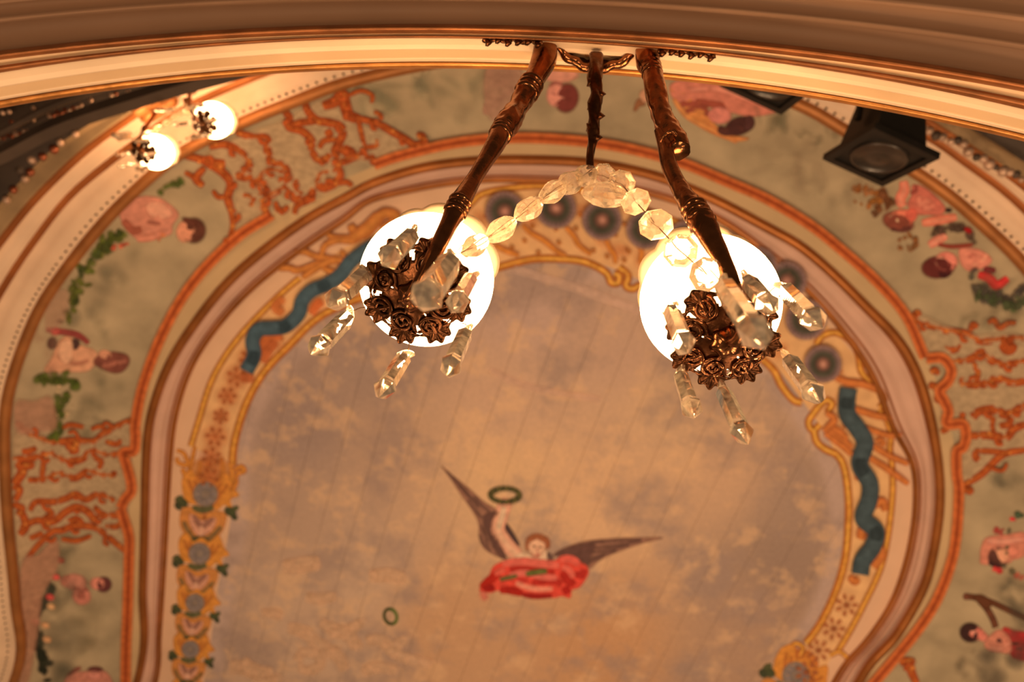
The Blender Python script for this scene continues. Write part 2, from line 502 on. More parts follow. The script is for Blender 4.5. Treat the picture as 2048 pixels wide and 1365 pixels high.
# ---- painted border, plain band, pink cove, sage band, frieze
V, Fc = loft([(rA, HP - 0.002), (mixr(rA, rB, .5), HP - 0.004), (rB, HP - 0.006)]); surf(V, Fc)
border = make('painted_border', V, Fc, [PEACH, FLATC], ceiling, True)
cream_run = [20.5 < math.degrees(ANG[f[0] % NA]) or math.degrees(ANG[f[0] % NA]) < -162 for f in Fc]
border.data.polygons.foreach_set('material_index', [int(c) for c in cream_run])
border['label'] = 'peach painted border with scrolls, ribbons and rosettes'
V, Fc = loft([(rB, HP - 0.006), (mixr(rB, rC, .5), HP - 0.008), (rC, HP - 0.012)]); surf(V, Fc)
make('plain_band', V, Fc, FLATC, ceiling, True)
prof = [(0, .012), (.10, .045), (.16, .050), (.22, .044), (.34, .060), (.46, .090), (.54, .096), (.60, .092), (.74, .118), (.86, .135), (.92, .132), (1, .150)]
V, Fc = loft([(mixr(rC, rD, t), HP - d) for t, d in prof]); surf(V, Fc)
make('pink_cove', V, Fc, PINKC, ceiling, True)
V, Fc = loft([(rD, HP - .150), (mixr(rD, rE, .5), HP - .165), (rE, HP - .18)]); surf(V, Fc)
make('sage_band', V, Fc, SAGE2, ceiling, True)
HF = 3.44
fr = []
for j in range(13):
    t = j / 12
    fr.append((mixr(rE, rF, t), (HP - .18) + (HF - HP + .18) * (1 - math.cos(t * PI / 2)) ** 0.9))
V, Fc = loft(fr); surf(V, Fc)
frieze = make('frieze', V, Fc, GREEN, ceiling, True)
frieze['label'] = 'sage green curved frieze painted with cherubs and scrollwork'

def bead(name, q, h, r, m, parent, seg=8, squash=1.0):
    V, Fc = sweep(loop(q, h), r, seg, closed=True)
    return make(name, V, Fc, m, parent, True)
b_ = bead('gilt_bead', rC, HP - .018, 0.021, GILT, ceiling)
bead('gilt_bead', rD, HP - .154, 0.026, GILT, ceiling)
bead('gilt_bead', mixr(rC, rD, .16), HP - .050, 0.006, BROWNG, ceiling, 6)
bead('gilt_bead', mixr(rC, rD, .86), HP - .137, 0.007, BROWNG, ceiling, 6)

# ================================================================== CORNICE
V, Fc = loft([(rF, HF), (mixr(rF, rG, .10), HF - .045), (mixr(rF, rG, .16), HF - .050), (mixr(rF, rG, .34), HF - .055),
              (mixr(rF, rG, .38), HF - .068), (mixr(rF, rG, .6), HF - .062), (mixr(rF, rG, .82), HF - .075), (rG, HF - .11)])
cornice = make('trim_1', V, Fc, CREAM, None, True)
tag(cornice, 'cream moulded cornice ring with dotted edge round the painted ceiling', 'cornice', kind='structure')
bead('gilt_roll', mixr(rF, rG, .03), HF - .030, 0.030, GILT2, cornice)
bead('gilt_line', rG, HF - .115, 0.026, BROWNG, cornice)
V, Fc = loft([(rG, HF - .12), (mixr(rG, rH, .14), HF - .16), (mixr(rG, rH, .30), HF - .165), (mixr(rG, rH, .42), HF - .185), (mixr(rG, rH, .60), HF - .18),
              (mixr(rG, rH, .75), HF - .20), (rH, HF - .24)])
make('upper_moulding', V, Fc, CREAM, cornice, True)
bead('dark_line', rH, HF - .245, 0.022, BROWNG, cornice)
V, Fc = loft([(rH, HF - .25), (mixr(rH, rI, .3), HF - .29), (mixr(rH, rI, .6), HF - .28), (rI, HF - .33)])
make('olive_moulding', V, Fc, OLIVE, cornice, True)
# row of pierced dots along the cream band
mb = MB()
q = mixr(rF, rG, .26)
pts = [Vector(p) for p in cr([tuple(v) for v in loop(q, HF - .056)], 6, True)]
acc = 0.0
for a, b in zip(pts, pts[1:]):
    acc += (b - a).length
    if acc > 0.036:
        acc = 0
        V, Fc = lathe(b, [(.0001, -.006), (.0045, -.005), (.0062, 0), (.0062, .006)], 6); mb.add(V, Fc)
dots = mb.build('dot_row', mat('dark_dot', (0.12, 0.07, 0.04), 0.7), cornice, True)
dots['kind'] = 'stuff'

# ================================================================== GALLERY FRONT beyond the cornice
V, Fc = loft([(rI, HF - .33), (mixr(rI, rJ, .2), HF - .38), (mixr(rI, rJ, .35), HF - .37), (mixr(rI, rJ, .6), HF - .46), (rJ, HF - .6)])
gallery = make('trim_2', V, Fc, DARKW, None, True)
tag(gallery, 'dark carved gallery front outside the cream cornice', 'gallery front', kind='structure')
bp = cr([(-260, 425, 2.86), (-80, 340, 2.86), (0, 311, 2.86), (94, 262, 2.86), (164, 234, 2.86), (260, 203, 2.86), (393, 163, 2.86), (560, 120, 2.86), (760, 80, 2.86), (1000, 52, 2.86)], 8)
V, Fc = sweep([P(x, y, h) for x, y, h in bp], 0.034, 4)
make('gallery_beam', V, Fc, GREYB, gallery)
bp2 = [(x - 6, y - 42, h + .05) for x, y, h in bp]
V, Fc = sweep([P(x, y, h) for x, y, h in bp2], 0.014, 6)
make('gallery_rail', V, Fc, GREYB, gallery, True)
def boss(px, py, h, r, m, squ=0.7):
    c = P(px, py, h)
    V, Fc = lathe(c, [(.0001, -r * squ), (r * .55, -r * squ * .8), (r, 0), (r * .8, r * .5), (.0001, r * .6)], 8)
    make('carved_boss', V, Fc, m, gallery, True)
for k in range(9):
    boss(98 + k * 8.0, 231 - k * 2.6 + (k % 2) * 3, 2.95, .009 + .004 * random.random(), (BOSSR, BOSSW)[k in (0, 5, 7, 8)])
for k in range(8):
    boss(-2 + k * 8.2, 276 - k * 2.2 + (k % 2) * 3, 2.95, .009 + .004 * random.random(), (BOSSR, BOSSW)[k in (0, 4, 6, 7)])
for px, py, m in ((181, 200, BOSSW), (222, 190, BOSSW), (231, 187, BOSSR), (256, 184, BOSSW), (105, 210, BOSSW), (76, 221, BOSSR), (18, 224, BOSSW), (66, 240, BOSSW),
                  (40, 243, BOSSR), (22, 244, BOSSR), (5, 226, BOSSW), (66, 216, BOSSW), (118, 204, BOSSW)):
    boss(px, py, 2.95, .010, m)
for px, py, r, m in ((107, 299, .022, BOSSR), (84, 314, .020, BOSSR), (63, 320, .022, BOSSW), (49, 358, .02, BOSSW), (26, 380, .020, BOSSR), (12, 400, .02, BOSSW),
                     (40, 340, .025, GREYB), (60, 345, .02, BOSSR), (150, 268, .018, BOSSW), (120, 285, .018, BOSSW)):
    boss(px, py, HF - .34, r, m)
for k in range(22):
    boss(1768 + k * 13.2 + random.uniform(-3, 3), 222 + k * 5.0 + .09 * k * k + random.uniform(-9, 7), HF - .42, random.uniform(.012, .024), (BOSSW, BOSSW, GREYB)[k % 3])

# ================================================================== BALCONY overhead
XS = [0, 350, 850, 1348, 1700, 2048]
def brow(ys): return np.polyfit(XS, ys, 2)
edge = brow([100, 68, 46, 68, 105, 160])
def shift(p, d): return p + np.array([0, 0, d])
bmid = brow([110, 78, 54, 78, 117, 171]); bbot = brow([119, 88, 63, 87, 131, 182])
thin = brow([131, 93, 69, 93, 140, 197]); ctop = brow([147, 99, 76, 101, 152, 217])
cmid = brow([175, 127, 98, 122, 173, 240]); clow = brow([196, 147, 120, 139, 192, 263])
gtop = brow([200, 151, 125, 144, 197, 268]); gbot = brow([218, 163, 138, 162, 210, 283])
ridge = brow([38, 15, -7, 14, 46, 92]); ridge2 = brow([2, -24, -45, -24, 0, 33])
BX = np.linspace(-700, 2750, 100)
def strip(rows):
    V = []; Fc = []; n = len(BX)
    for p, h in rows:
        for x in BX: V.append(P(x, np.polyval(p, x), h))
    for j in range(len(rows) - 1):
        for i in range(n - 1):
            Fc.append((j * n + i, j * n + i + 1, (j + 1) * n + i + 1, (j + 1) * n + i))
    return V, Fc
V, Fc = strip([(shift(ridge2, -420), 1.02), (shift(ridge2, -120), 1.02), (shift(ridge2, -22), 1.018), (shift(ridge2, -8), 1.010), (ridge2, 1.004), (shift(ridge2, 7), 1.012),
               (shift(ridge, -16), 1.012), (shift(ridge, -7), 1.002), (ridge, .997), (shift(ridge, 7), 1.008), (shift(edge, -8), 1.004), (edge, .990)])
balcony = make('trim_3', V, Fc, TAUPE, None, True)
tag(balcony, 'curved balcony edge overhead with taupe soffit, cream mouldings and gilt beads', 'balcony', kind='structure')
V, Fc = strip([(edge, .990), (shift(edge, 2), .982), (mixr(edge, bmid, .6), .976), (bmid, .974), (mixr(bmid, bbot, .5), .980), (bbot, .992)])
make('bronze_roll', V, Fc, BROLL, balcony, True)
V, Fc = strip([(bbot, .992), (mixr(bbot, thin, .5), .994), (thin, .996)])
make('thin_fillet', V, Fc, BALC2, balcony, True)
V, Fc = strip([(thin, .996), (mixr(thin, ctop, .3), .990), (mixr(thin, ctop, .7), .994), (ctop, 1.004)])
make('gilt_fillet', V, Fc, BROLL, balcony, True)
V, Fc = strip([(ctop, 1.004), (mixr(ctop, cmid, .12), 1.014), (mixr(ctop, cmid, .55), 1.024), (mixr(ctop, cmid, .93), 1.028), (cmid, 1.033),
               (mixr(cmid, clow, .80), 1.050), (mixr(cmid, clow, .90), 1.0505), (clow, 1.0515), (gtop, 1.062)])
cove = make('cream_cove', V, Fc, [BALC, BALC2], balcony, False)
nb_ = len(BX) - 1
cove.data.polygons.foreach_set('material_index', [1 if f // nb_ in (4, 5) else 0 for f in range(len(Fc))])  # lower cove facets take the darker colour as painted shade
V, Fc = strip([(gtop, 1.066), (mixr(gtop, gbot, .2), 1.060), (mixr(gtop, gbot, .6), 1.062), (mixr(gtop, gbot, .9), 1.070), (gbot, 1.082)])
make('gilt_edge', V, Fc, BGOLD, balcony, True)
V = []
for hh, back in ((1.082, .004), (1.10, .07), (1.16, .16), (1.5, .26), (1.95, .36)):   # parapet set back above the moulding
    for x in BX:
        p = P(x, np.polyval(gbot, x), 1.082); V.append(Vector((p.x, p.y - back, EYE.z + hh)))
n_ = len(BX)
Fc = [(j * n_ + i, j * n_ + i + 1, (j + 1) * n_ + i + 1, (j + 1) * n_ + i) for j in range(4) for i in range(n_ - 1)]
make('parapet_face', V, Fc, BALC, balcony, True)
# ================================================================== BRACKET LAMP
lamp = empty('wall_lamp', P(1195, 92, 1.03))
tag(lamp, 'large bronze two-globe crystal lamp hanging from the balcony edge', 'lamp')

def arm_path(rows, n=10):
    c = cr(rows, n)
    return [P(p[0], p[1], p[2]) for p in c], [span(p[0], p[1], p[2], p[3] / 2) for p in c], c

def leafy(i, ph):
    return 1 + 0.05 * math.cos(6 * ph) + (0.07 * math.sin(i * 0.9) * math.cos(4 * ph + i * .2) if 30 < i < 62 else 0.02 * math.cos(2 * ph - i * .3))

def collar(p, d, r, parent, name='collar', n=3):
    """turned rings on an arm at p along direction d"""
    d = d.normalized(); prof = []
    L = r * 0.9
    for k in range(25):
        t = k / 24
        prof.append((p + d * (t - .5) * L * 2, r * (0.80 + 0.22 * abs(math.sin(n * PI * t)) ** .6)))
    V, Fc = sweep([a for a, _ in prof], [b for _, b in prof], 18)
    return make(name, V, Fc, BRONZE, parent, True)

# left arm
LA = [(1092, 80, 1.03, 46), (1088, 118, 1.015, 50), (1068, 160, .985, 42), (1058, 176, .970, 48), (1036, 215, .935, 40), (1018, 243, .90, 50),
      (1003, 264, .875, 44), (990, 290, .845, 38), (968, 326, .815, 33), (946, 362, .785, 31), (928, 392, .760, 40), (915, 415, .742, 46), (902, 440, .727, 38),
      (886, 474, .706, 35), (866, 515, .682, 32), (846, 552, .664, 27), (826, 585, .656, 22), (815, 600, .662, 18), (820, 602, .678, 16), (830, 590, .694, 16)]
pts, rad, _ = arm_path(LA)
V, Fc = sweep(pts, rad, 20, leafy)
make('arm', V, Fc, BRONZE, lamp, True)
for (x, y, h, wd), (x2, y2, h2) in ((LA[3], (1036, 215, .935)), (LA[6], (990, 290, .845)), (LA[11], (902, 440, .727))):
    a, b = P(x, y, h), P(x2, y2, h2)
    collar(a, b - a, span(x, y, h, wd / 2) * 1.06, lamp)
# right arm: a cut-leaf socket, then the lower arm out of it
RA1 = [(1292, 82, 1.03, 46), (1296, 122, 1.012, 48), (1303, 140, .998, 40), (1312, 185, .96, 44), (1322, 225, .925, 40), (1336, 258, .897, 46), (1352, 285, .872, 48), (1358, 303, .858, 46)]
pts, rad, _ = arm_path(RA1)
V, Fc = sweep(pts, rad, 20, leafy)
make('arm_socket', V, Fc, BRONZE, lamp, True)
RA2 = [(1318, 262, .890, 20), (1330, 290, .865, 30), (1338, 330, .828, 33), (1356, 370, .795, 34), (1376, 404, .765, 42), (1394, 428, .747, 52), (1410, 456, .728, 54),
       (1426, 486, .708, 44), (1442, 516, .690, 38), (1458, 550, .672, 34), (1472, 592, .656, 30), (1484, 632, .648, 28), (1484, 662, .652, 26), (1472, 682, .662, 26), (1452, 680, .680, 24)]
pts, rad, _ = arm_path(RA2)
V, Fc = sweep(pts, rad, 20, leafy)
make('arm', V, Fc, BRONZE, lamp, True)
for (x, y, h, wd), (x2, y2, h2) in ((RA1[2], (1312, 185, .96)), (RA2[5], (1410, 456, .728))):
    a, b = P(x, y, h), P(x2, y2, h2)
    collar(a, b - a, span(x, y, h, wd / 2) * 1.06, lamp)
c0 = P(1338, 292, .862); V, Fc = sweep([c0 + Vector((.009 * math.cos(a), .016 * math.sin(a), .004 * math.sin(a))) for a in np.linspace(0, 2 * PI, 20, endpoint=False)], .0022, 8, closed=True)
make('ring', V, Fc, BRONZE, lamp, True)
# middle arm: acanthus drop that carries the bead swag
MA = [(1192, 112, 1.02, 26), (1190, 150, .995, 30), (1192, 180, .978, 24), (1191, 205, .965, 28), (1187, 235, .95, 22), (1188, 262, .938, 25), (1183, 290, .925, 17), (1180, 325, .910, 15), (1179, 342, .902, 17)]
pts, rad, _ = arm_path(MA)
V, Fc = sweep(pts, rad, 16, lambda i, ph: 1 + .16 * math.cos(3 * ph + i * .35))
mid = make('hanging_arm', V, Fc, BRONZD, lamp, True)
for k, (x, y, h) in enumerate(((1181, 165, .985), (1201, 188, .975), (1182, 212, .962), (1199, 232, .953), (1180, 255, .942), (1194, 275, .932))):
    c = P(x, y, h)
    V, Fc = lathe(c, [(.0005, -.007), (.004, -.005), (.0058, 0), (.0036, .006), (.0005, .009)], 8, lambda i, a: 1 + .3 * math.cos(3 * a))
    make('acanthus_leaf', V, Fc, BRONZD, mid, True)
# canopy: fluted half bowl with a roped ring, against the cream moulding
cc = P(1200, 30, 1.03); R0 = span(1200, 60, 1.03, 99)
V, Fc = lathe(cc + Vector((0, 0, .004)), [(R0 * .95, -.004), (R0 * .90, .004), (R0 * .72, .022), (R0 * .5, .034), (R0 * .2, .040), (.001, .041)], 72, lambda i, a: 1 + .045 * math.cos(24 * a))
make('fluted_canopy', V, Fc, BRONZD, lamp, True)
rp = [cc + Vector((R0 * math.cos(a), R0 * math.sin(a), 0)) for a in np.linspace(0, 2 * PI, 96, endpoint=False)]
V, Fc = sweep(rp, .0062, 10, lambda i, ph: 1 + .28 * math.cos(ph + i * 1.05), closed=True)
make('roped_ring', V, Fc, BRONZE, lamp, True)
V, Fc = lathe(cc + Vector((0, 0, -.004)), [(.001, -.010), (.012, -.009), (.02, -.002), (R0 * .5, .004), (R0 * .8, .008)], 40, lambda i, a: 1 + .03 * math.cos(20 * a))
make('canopy_disc', V, Fc, BRONZD, lamp, True)
# backplate: cast spray of leaves lying on the moulding either side
for sx, xa, xb in ((-1, 1085, 966), (1, 1315, 1430)):
    rows = []
    for k in range(13):
        t = k / 12; x = xa + (xb - xa) * t
        rows.append((x, np.polyval(ctop, x) + 2 + 3 * math.sin(k * 1.9), 1.000, 9 * (1 - .35 * t) + (3 if k % 2 else 0) + (6 if k == 12 else 0)))
    pts, rad, _ = arm_path(rows, 4)
    V, Fc = sweep(pts, rad, 10, lambda i, ph: 1 + .2 * math.cos(3 * ph + i))
    bpz = make('backplate_spray', V, Fc, BRONZD, lamp, True)
    for k in range(1, 12, 2):
        x, y, h, _w = rows[k]; c = P(x, y + 3, .996)
        V, Fc = lathe(c, [(.0004, -.004), (.003, -.003), (.0045, 0), (.003, .004), (.0004, .005)], 8, lambda i, a: 1 + .25 * math.cos(3 * a))
        make('leaf', V, Fc, BRONZD, bpz, True)

# ---- globes and pierced cups
def leaf_mesh(mb, c, ang, s, flare):
    """palmette at the rim: five ribs, scalloped edge, thickness"""
    er = Vector((math.cos(ang), math.sin(ang), 0)); et = Vector((-math.sin(ang), math.cos(ang), 0))
    n = 33
    rows = 4
    V = []; Fc = []
    for side in (0, 1):
        for j in range(rows + 1):
            u = j / rows
            for k in range(n):
                b = (k / (n - 1) - .5) * 3.0
                rr = s * u * (1 + .10 * math.cos(8.4 * b) * u)
                zz_ = flare * u * s - .0016 * u * math.cos(8.4 * b) - .002 * math.sin(u * PI) + (.0022 if side else 0)
                V.append(c + er * (rr * math.cos(b) - .002) + et * rr * math.sin(b) + Vector((0, 0, zz_)))
    N1 = (rows + 1) * n
    for side in (0, 1):
        for j in range(rows):
            for k in range(n - 1):
                a = side * N1 + j * n + k
                f = (a, a + 1, a + n + 1, a + n)
                Fc.append(f if side else f[::-1])
    for k in range(n - 1):
        a = rows * n + k; Fc.append((a, a + 1, a + 1 + N1, a + N1))
    mb.add(V, Fc)

def spiral_pts(c, zf, r0, turns, a0, hand, n=34):
    out = []
    for k in range(n):
        t = k / (n - 1)
        r = r0 * (1 - t) ** .8 + .0012
        a = a0 + hand * turns * 2 * PI * t
        x, y = c.x + r * math.cos(a), c.y + r * math.sin(a)
        out.append(Vector((x, y, zf(x, y))))
    return out

def globe_and_cup(gx, gy, gh, diam_px, ux, uy, rot, scroll_mat):
    d = ray(gx, gy); depth = gh / d.z
    R = diam_px * depth / FPX / 2 * .985
    gc = P(gx, gy, gh)
    prof = []
    for k in range(25):
        a = -PI / 2 + (PI * .86) * k / 24
        prof.append((max(R * math.cos(a), .0004), R * math.sin(a)))
    V, Fc = lathe(gc, prof, 56)
    Fc.append(tuple(len(V) - 56 + k for k in range(56)))
    g = make('glass_globe', V, Fc, GLOBE, lamp, True)
    # ruffled frosted rim at the top of the globe
    r1 = R * .90
    rows = []
    for j, (rr, hz, am) in enumerate(((.46, .80, 0), (.60, .84, .02), (.80, .87, .045), (.94, .92, .07), (1.0, .98, .085), (.98, 1.0, .085), (.90, .945, .07), (.76, .90, .045), (.50, .86, .0))):
        rows.append((rr, hz, am))
    V = []; Fc = []; n = 96
    for rr, hz, am in rows:
        for k in range(n):
            a = 2 * PI * k / n
            s = abs(math.cos(4.5 * a + rot)) ** .7
            V.append(gc + Vector((R * (rr + am * (s - .5)) * .95 * math.cos(a), R * (rr + am * (s - .5)) * .95 * math.sin(a), R * hz)))
    for j in range(len(rows) - 1):
        for k in range(n):
            Fc.append((j * n + k, j * n + (k + 1) % n, (j + 1) * n + (k + 1) % n, (j + 1) * n + k))
    rim = make('ruffled_rim', V, Fc, RIM, g, True)
    rim['label'] = 'cream frosted glass rim with scalloped edge'
    # pierced cup
    h0 = .698
    c = P(ux, uy, h0); RC_ = span(ux, uy, h0, 92)
    def zf_off(r): return -.017 * (1 - min(1, r / RC_) ** 2)
    def zf(x, y): return c.z + zf_off(math.hypot(x - c.x, y - c.y)) - .0015
    nr, nt = 14, 96; V = []; Fc = []
    for side in (0, 1):
        for j in range(nr + 1):
            r = RC_ * (0.06 + .94 * j / nr)
            for k in range(nt):
                a = 2 * PI * k / nt + rot
                rr = r * (1 + (.035 * math.cos(8 * (a - rot)) if j == nr else 0))
                V.append(c + Vector((rr * math.cos(a), rr * math.sin(a), zf_off(r) + (.0018 if side else 0) + .0012 * math.cos(a * 36) * (j > 9))))
    N1 = (nr + 1) * nt
    def hole(j, k):
        k12 = k % 12
        return (j in (11, 12) and k12 in (5, 6)) or (j == 10 and k12 == 6) or (j == 6 and (k + 6) % 12 == 5 and (k // 12) % 3 == 0)
    for j in range(nr):
        for k in range(nt):
            a, b = j * nt + k, j * nt + (k + 1) % nt
            cN, dN = (j + 1) * nt + (k + 1) % nt, (j + 1) * nt + k
            if hole(j, k): continue
            Fc.append((a, dN, cN, b)); Fc.append((a + N1, b + N1, cN + N1, dN + N1))
            for (jj, kk, e0, e1) in ((j - 1, k, a, b), (j + 1, k, cN, dN), (j, k - 1, dN, a), (j, k + 1, b, cN)):
                if (0 <= jj < nr and hole(jj, kk % nt)) or jj == nr or jj == -1:
                    Fc.append((e0, e1, e1 + N1, e0 + N1))
    cup = make('pierced_cup', V, Fc, BRONZD, lamp, True)
    for k in range(8):
        a = rot + 2 * PI * k / 8
        mb = MB(); leaf_mesh(mb, c + Vector((math.cos(a), math.sin(a), 0)) * RC_ * .93 + Vector((0, 0, -.003)), a, RC_ * .36, .06)
        mb.build('rim_leaf', BRONZD, cup, True)
    for k in range(8):
        a = rot + 2 * PI * (k + (0 if k % 2 else .12)) / 8
        sc = c + Vector((math.cos(a), math.sin(a), 0)) * RC_ * (.80 if k % 2 else .70)
        sp = spiral_pts(sc, zf, RC_ * .25, 1.9, a + (0 if k % 2 else PI), 1 if k % 2 else -1)
        tail = [sp[0] + (Vector((c.x, c.y, sp[0].z)) - sp[0]) * t for t in (.45, .2)]
        for q_ in tail: q_.z = zf(q_.x, q_.y)
        sp = tail + sp
        V, Fc = sweep(sp, [.0022 + .0006 * math.sin(i * 1.6) for i in range(len(sp))], 8)
        make('scroll', V, Fc, scroll_mat, cup, True)
    mb = MB()
    for k in range(27):                                     # cast beading round the dish
        a = rot + 2 * PI * k / 27
        p = c + Vector((math.cos(a), math.sin(a), 0)) * RC_ * .90; p.z = zf(p.x, p.y)
        V, Fc = lathe(p, [(.0003, -.0026), (.0022, -.001), (.0022, .001), (.0003, .0026)], 6); mb.add(V, Fc)
    mb.build('beading', BRONZE, cup, True)
    V, Fc = lathe(c + Vector((0, 0, -.019)), [(.0006, -.012), (.008, -.011), (.013, -.006), (.016, 0), (.014, .004)], 36,
                  lambda i, a: 1 + .10 * math.cos(6 * a + i * .8))
    make('rosette', V, Fc, BRONZE, cup, True)
    return g, cup

gl, cupl = globe_and_cup(854, 560, .785, 272, 833, 583, .35, BRONZD)
gr, cupr = globe_and_cup(1419, 606, .785, 280, 1446, 672, .15, BRONZE)

# ---- crystal drops
def facet(c, prof, seg, rot=0.0, flat=1.0, axis=None):
    """faceted solid of revolution, flattened by flat; axis = direction of its length"""
    V = []; Fc = []
    ax = Vector(axis).normalized() if axis is not None else Vector((0, 0, -1))
    rf = Vector((math.cos(rot), math.sin(rot), 0)); rf = (rf - ax * rf.dot(ax)).normalized(); s = ax.cross(rf)
    for r, t in prof:
        for k in range(seg):
            a = 2 * PI * (k + .5) / seg
            V.append(c + ax * t + rf * (r * math.cos(a)) + s * (r * math.sin(a) * flat))
    n = len(prof)
    for i in range(n - 1):
        for k in range(seg):
            Fc.append((i * seg + k, i * seg + (k + 1) % seg, (i + 1) * seg + (k + 1) % seg, (i + 1) * seg + k))
    Fc.append(tuple(range(seg - 1, -1, -1))); Fc.append(tuple((n - 1) * seg + k for k in range(seg)))
    return V, Fc

def prism_mesh(top, L, wd, rot):
    """long notched prism ending in a spear point"""
    V = []; Fc = []
    f = Vector((math.cos(rot), math.sin(rot), 0)); s = Vector((-math.sin(rot), math.cos(rot), 0))
    st = [(0, .25), (.02, .62), (.06, .84)]
    nt_ = 13
    for k in range(nt_):
        t = .08 + .56 * k / nt_
        st += [(t, .86), (t + .56 / nt_ * .55, .70)]
    st += [(.645, .84), (.67, .80), (.69, .62), (.72, .66), (.75, .96), (.775, 1.0), (.80, .97), (.90, .55), (1.0, .05)]
    core = lambda t: .80 if t < .66 else .72
    for t, wv in st:
        smooth_w = .80 if t < .66 else wv
        z = top - Vector((0, 0, L * t))
        a = wd * .5
        sec = [(a * wv, 0), (a * smooth_w * .45, a * smooth_w * .78), (-a * smooth_w * .55, a * smooth_w * .72),
               (-a * smooth_w * .92, 0), (-a * smooth_w * .55, -a * smooth_w * .72), (a * smooth_w * .45, -a * smooth_w * .78)]
        for x, y in sec: V.append(z + f * x + s * y)
    m = 6; n = len(st)
    for i in range(n - 1):
        for k in range(m):
            Fc.append((i * m + k, i * m + (k + 1) % m, (i + 1) * m + (k + 1) % m, (i + 1) * m + k))
    Fc.append(tuple(range(m - 1, -1, -1))); Fc.append(tuple((n - 1) * m + k for k in range(m)))
    return V, Fc

def crystal_drop(px, py, h, drop, rot, hook_from=None, wd=.0235, button=True, label=None):
    top = P(px, py, h)
    e = empty('crystal_drop', top, lamp)
    if label: e['label'] = label
    z = 0.0
    if button:
        br = .0105
        V, Fc = facet(top - Vector((0, 0, br)), [(.002, -br * .95), (br * .55, -br * .72), (br * .95, -br * .1), (br * .95, br * .1), (br * .55, br * .72), (.002, br * .95)], 8, rot + .6, .42)
        make('crystal_button', V, Fc, CRYSTAL, e)
        z = 2 * br + .003
    V, Fc = prism_mesh(top - Vector((0, 0, z)), drop - z, wd, rot)
    make('crystal_prism', V, Fc, CRYSTAL, e)
    a = hook_from or (top + Vector((0, 0, .012)))
    m1 = (a + top) / 2 + Vector((0, 0, .003))
    V, Fc = sweep(cr([tuple(a), tuple(m1), tuple(top - Vector((0, 0, .004))), tuple(top - Vector((0, 0, max(z, .004) + .006)))], 5), .00055, 6)
    make('wire_hook', V, Fc, WIRE, e, True)
    return e

def rimpt(ux, uy, px, py):
    c = P(ux, uy, .698); q = P(px, py, .698); d = (q - c); r = span(ux, uy, .698, 92) * 1.22
    return c + d.normalized() * min(r, d.length)
L_ = (833, 583); R_ = (1446, 672)
for k, (px, py, h, dr, rot) in enumerate([(737, 540, .700, .126, .4), (832, 463, .690, .128, 1.2), (945, 548, .690, .115, 2.1), (706, 622, .700, .126, .9), (816, 702, .700, .118, 2.5), (936, 655, .700, .128, 1.7)]):
    crystal_drop(px, py, h, dr, rot, rimpt(*L_, px, py))
for k, (px, py, h, dr, rot) in enumerate([(1338, 610, .695, .132, 1.9), (1488, 552, .690, .110, .5), (1560, 568, .700, .132, 2.8), (1568, 706, .700, .118, .3), (1357, 738, .700, .112, 1.3), (1440, 768, .700, .130, .8)]):
    crystal_drop(px, py, h, dr, rot, rimpt(*R_, px, py))
crystal_drop(908, 512, .605, .146, .7, P(925, 490, .655), .027, True, 'large clear crystal drop hanging lowest at the left end of the bead swag')
crystal_drop(1440, 562, .600, .158, 1.1, P(1420, 540, .655), .027, True, 'large clear crystal drop hanging lowest at the right end of the bead swag')

# ---- bead swag
swag = empty('bead_swag', P(1180, 350, .90), lamp)
LB = [(1172, 352, .897, 32, 1), (1140, 366, .880, 40, 0), (1106, 384, .850, 48, 0), (1058, 418, .805, 52, 0), (1003, 459, .750, 58, 0), (950, 492, .700, 54, 0)]
pos = [P(x, y, h) for x, y, h, *_ in LB] + [P(918, 508, .66)]
for i, (x, y, h, wpx, oc) in enumerate(LB):
    c = pos[i]; d = pos[i + 1] - c if i == 0 else pos[i + 1] - pos[i - 1]
    Lb = span(x, y, h, wpx) * .95; r = span(x, y, h, 24)
    V, Fc = facet(c, [(r * .25, -Lb), (r * .62, -Lb * .72), (r * .95, -Lb * .3), (r, 0), (r * .95, Lb * .3), (r * .62, Lb * .72), (r * .25, Lb)], 8, .3 + i, .9, d)
    make('crystal_bead', V, Fc, CRYSTAL, swag)
RB = [(1206, 352, .893, 26), (1243, 368, .868, 29), (1272, 404, .83, 31), (1312, 450, .78, 36), (1361, 502, .725, 36), (1412, 549, .675, 36)]
posr = [P(x, y, h) for x, y, h, _ in RB]
for i, (x, y, h, wpx) in enumerate(RB):
    c = posr[i]; r = span(x, y, h, wpx); t = r * .42
    n_ax = Vector((.25 * math.sin(i * 2.1), .3 * math.cos(i * 1.3) - .1, 1))
    V, Fc = facet(c, [(r * .42, -t), (r * .78, -t * .55), (r, -t * .08), (r, t * .08), (r * .78, t * .55), (r * .42, t)], 8, .2 * i, 1.0, n_ax)
    make('crystal_bead', V, Fc, CRYSTAL, swag)
c = P(1212, 390, .862); r = span(1212, 390, .862, 27)
ax = P(1262, 396, .855) - P(1162, 384, .869)
Lb = ax.length * .5
V, Fc = facet(c, [(r * .12, -Lb), (r * .5, -Lb * .82), (r * .85, -Lb * .45), (r, 0), (r * .85, Lb * .45), (r * .5, Lb * .82), (r * .12, Lb)], 12, .1, 1, ax)
bb = make('oval_bead', V, Fc, CRYSTAL, swag); bb['label'] = 'large oval faceted crystal bead at the top of the swag'
for pp in ([P(1180, 346, .903)] + pos, [P(1180, 346, .903)] + posr):
    V, Fc = sweep([tuple(q_) for q_ in pp], .0006, 6)
    make('wire', V, Fc, WIRE, swag, True)

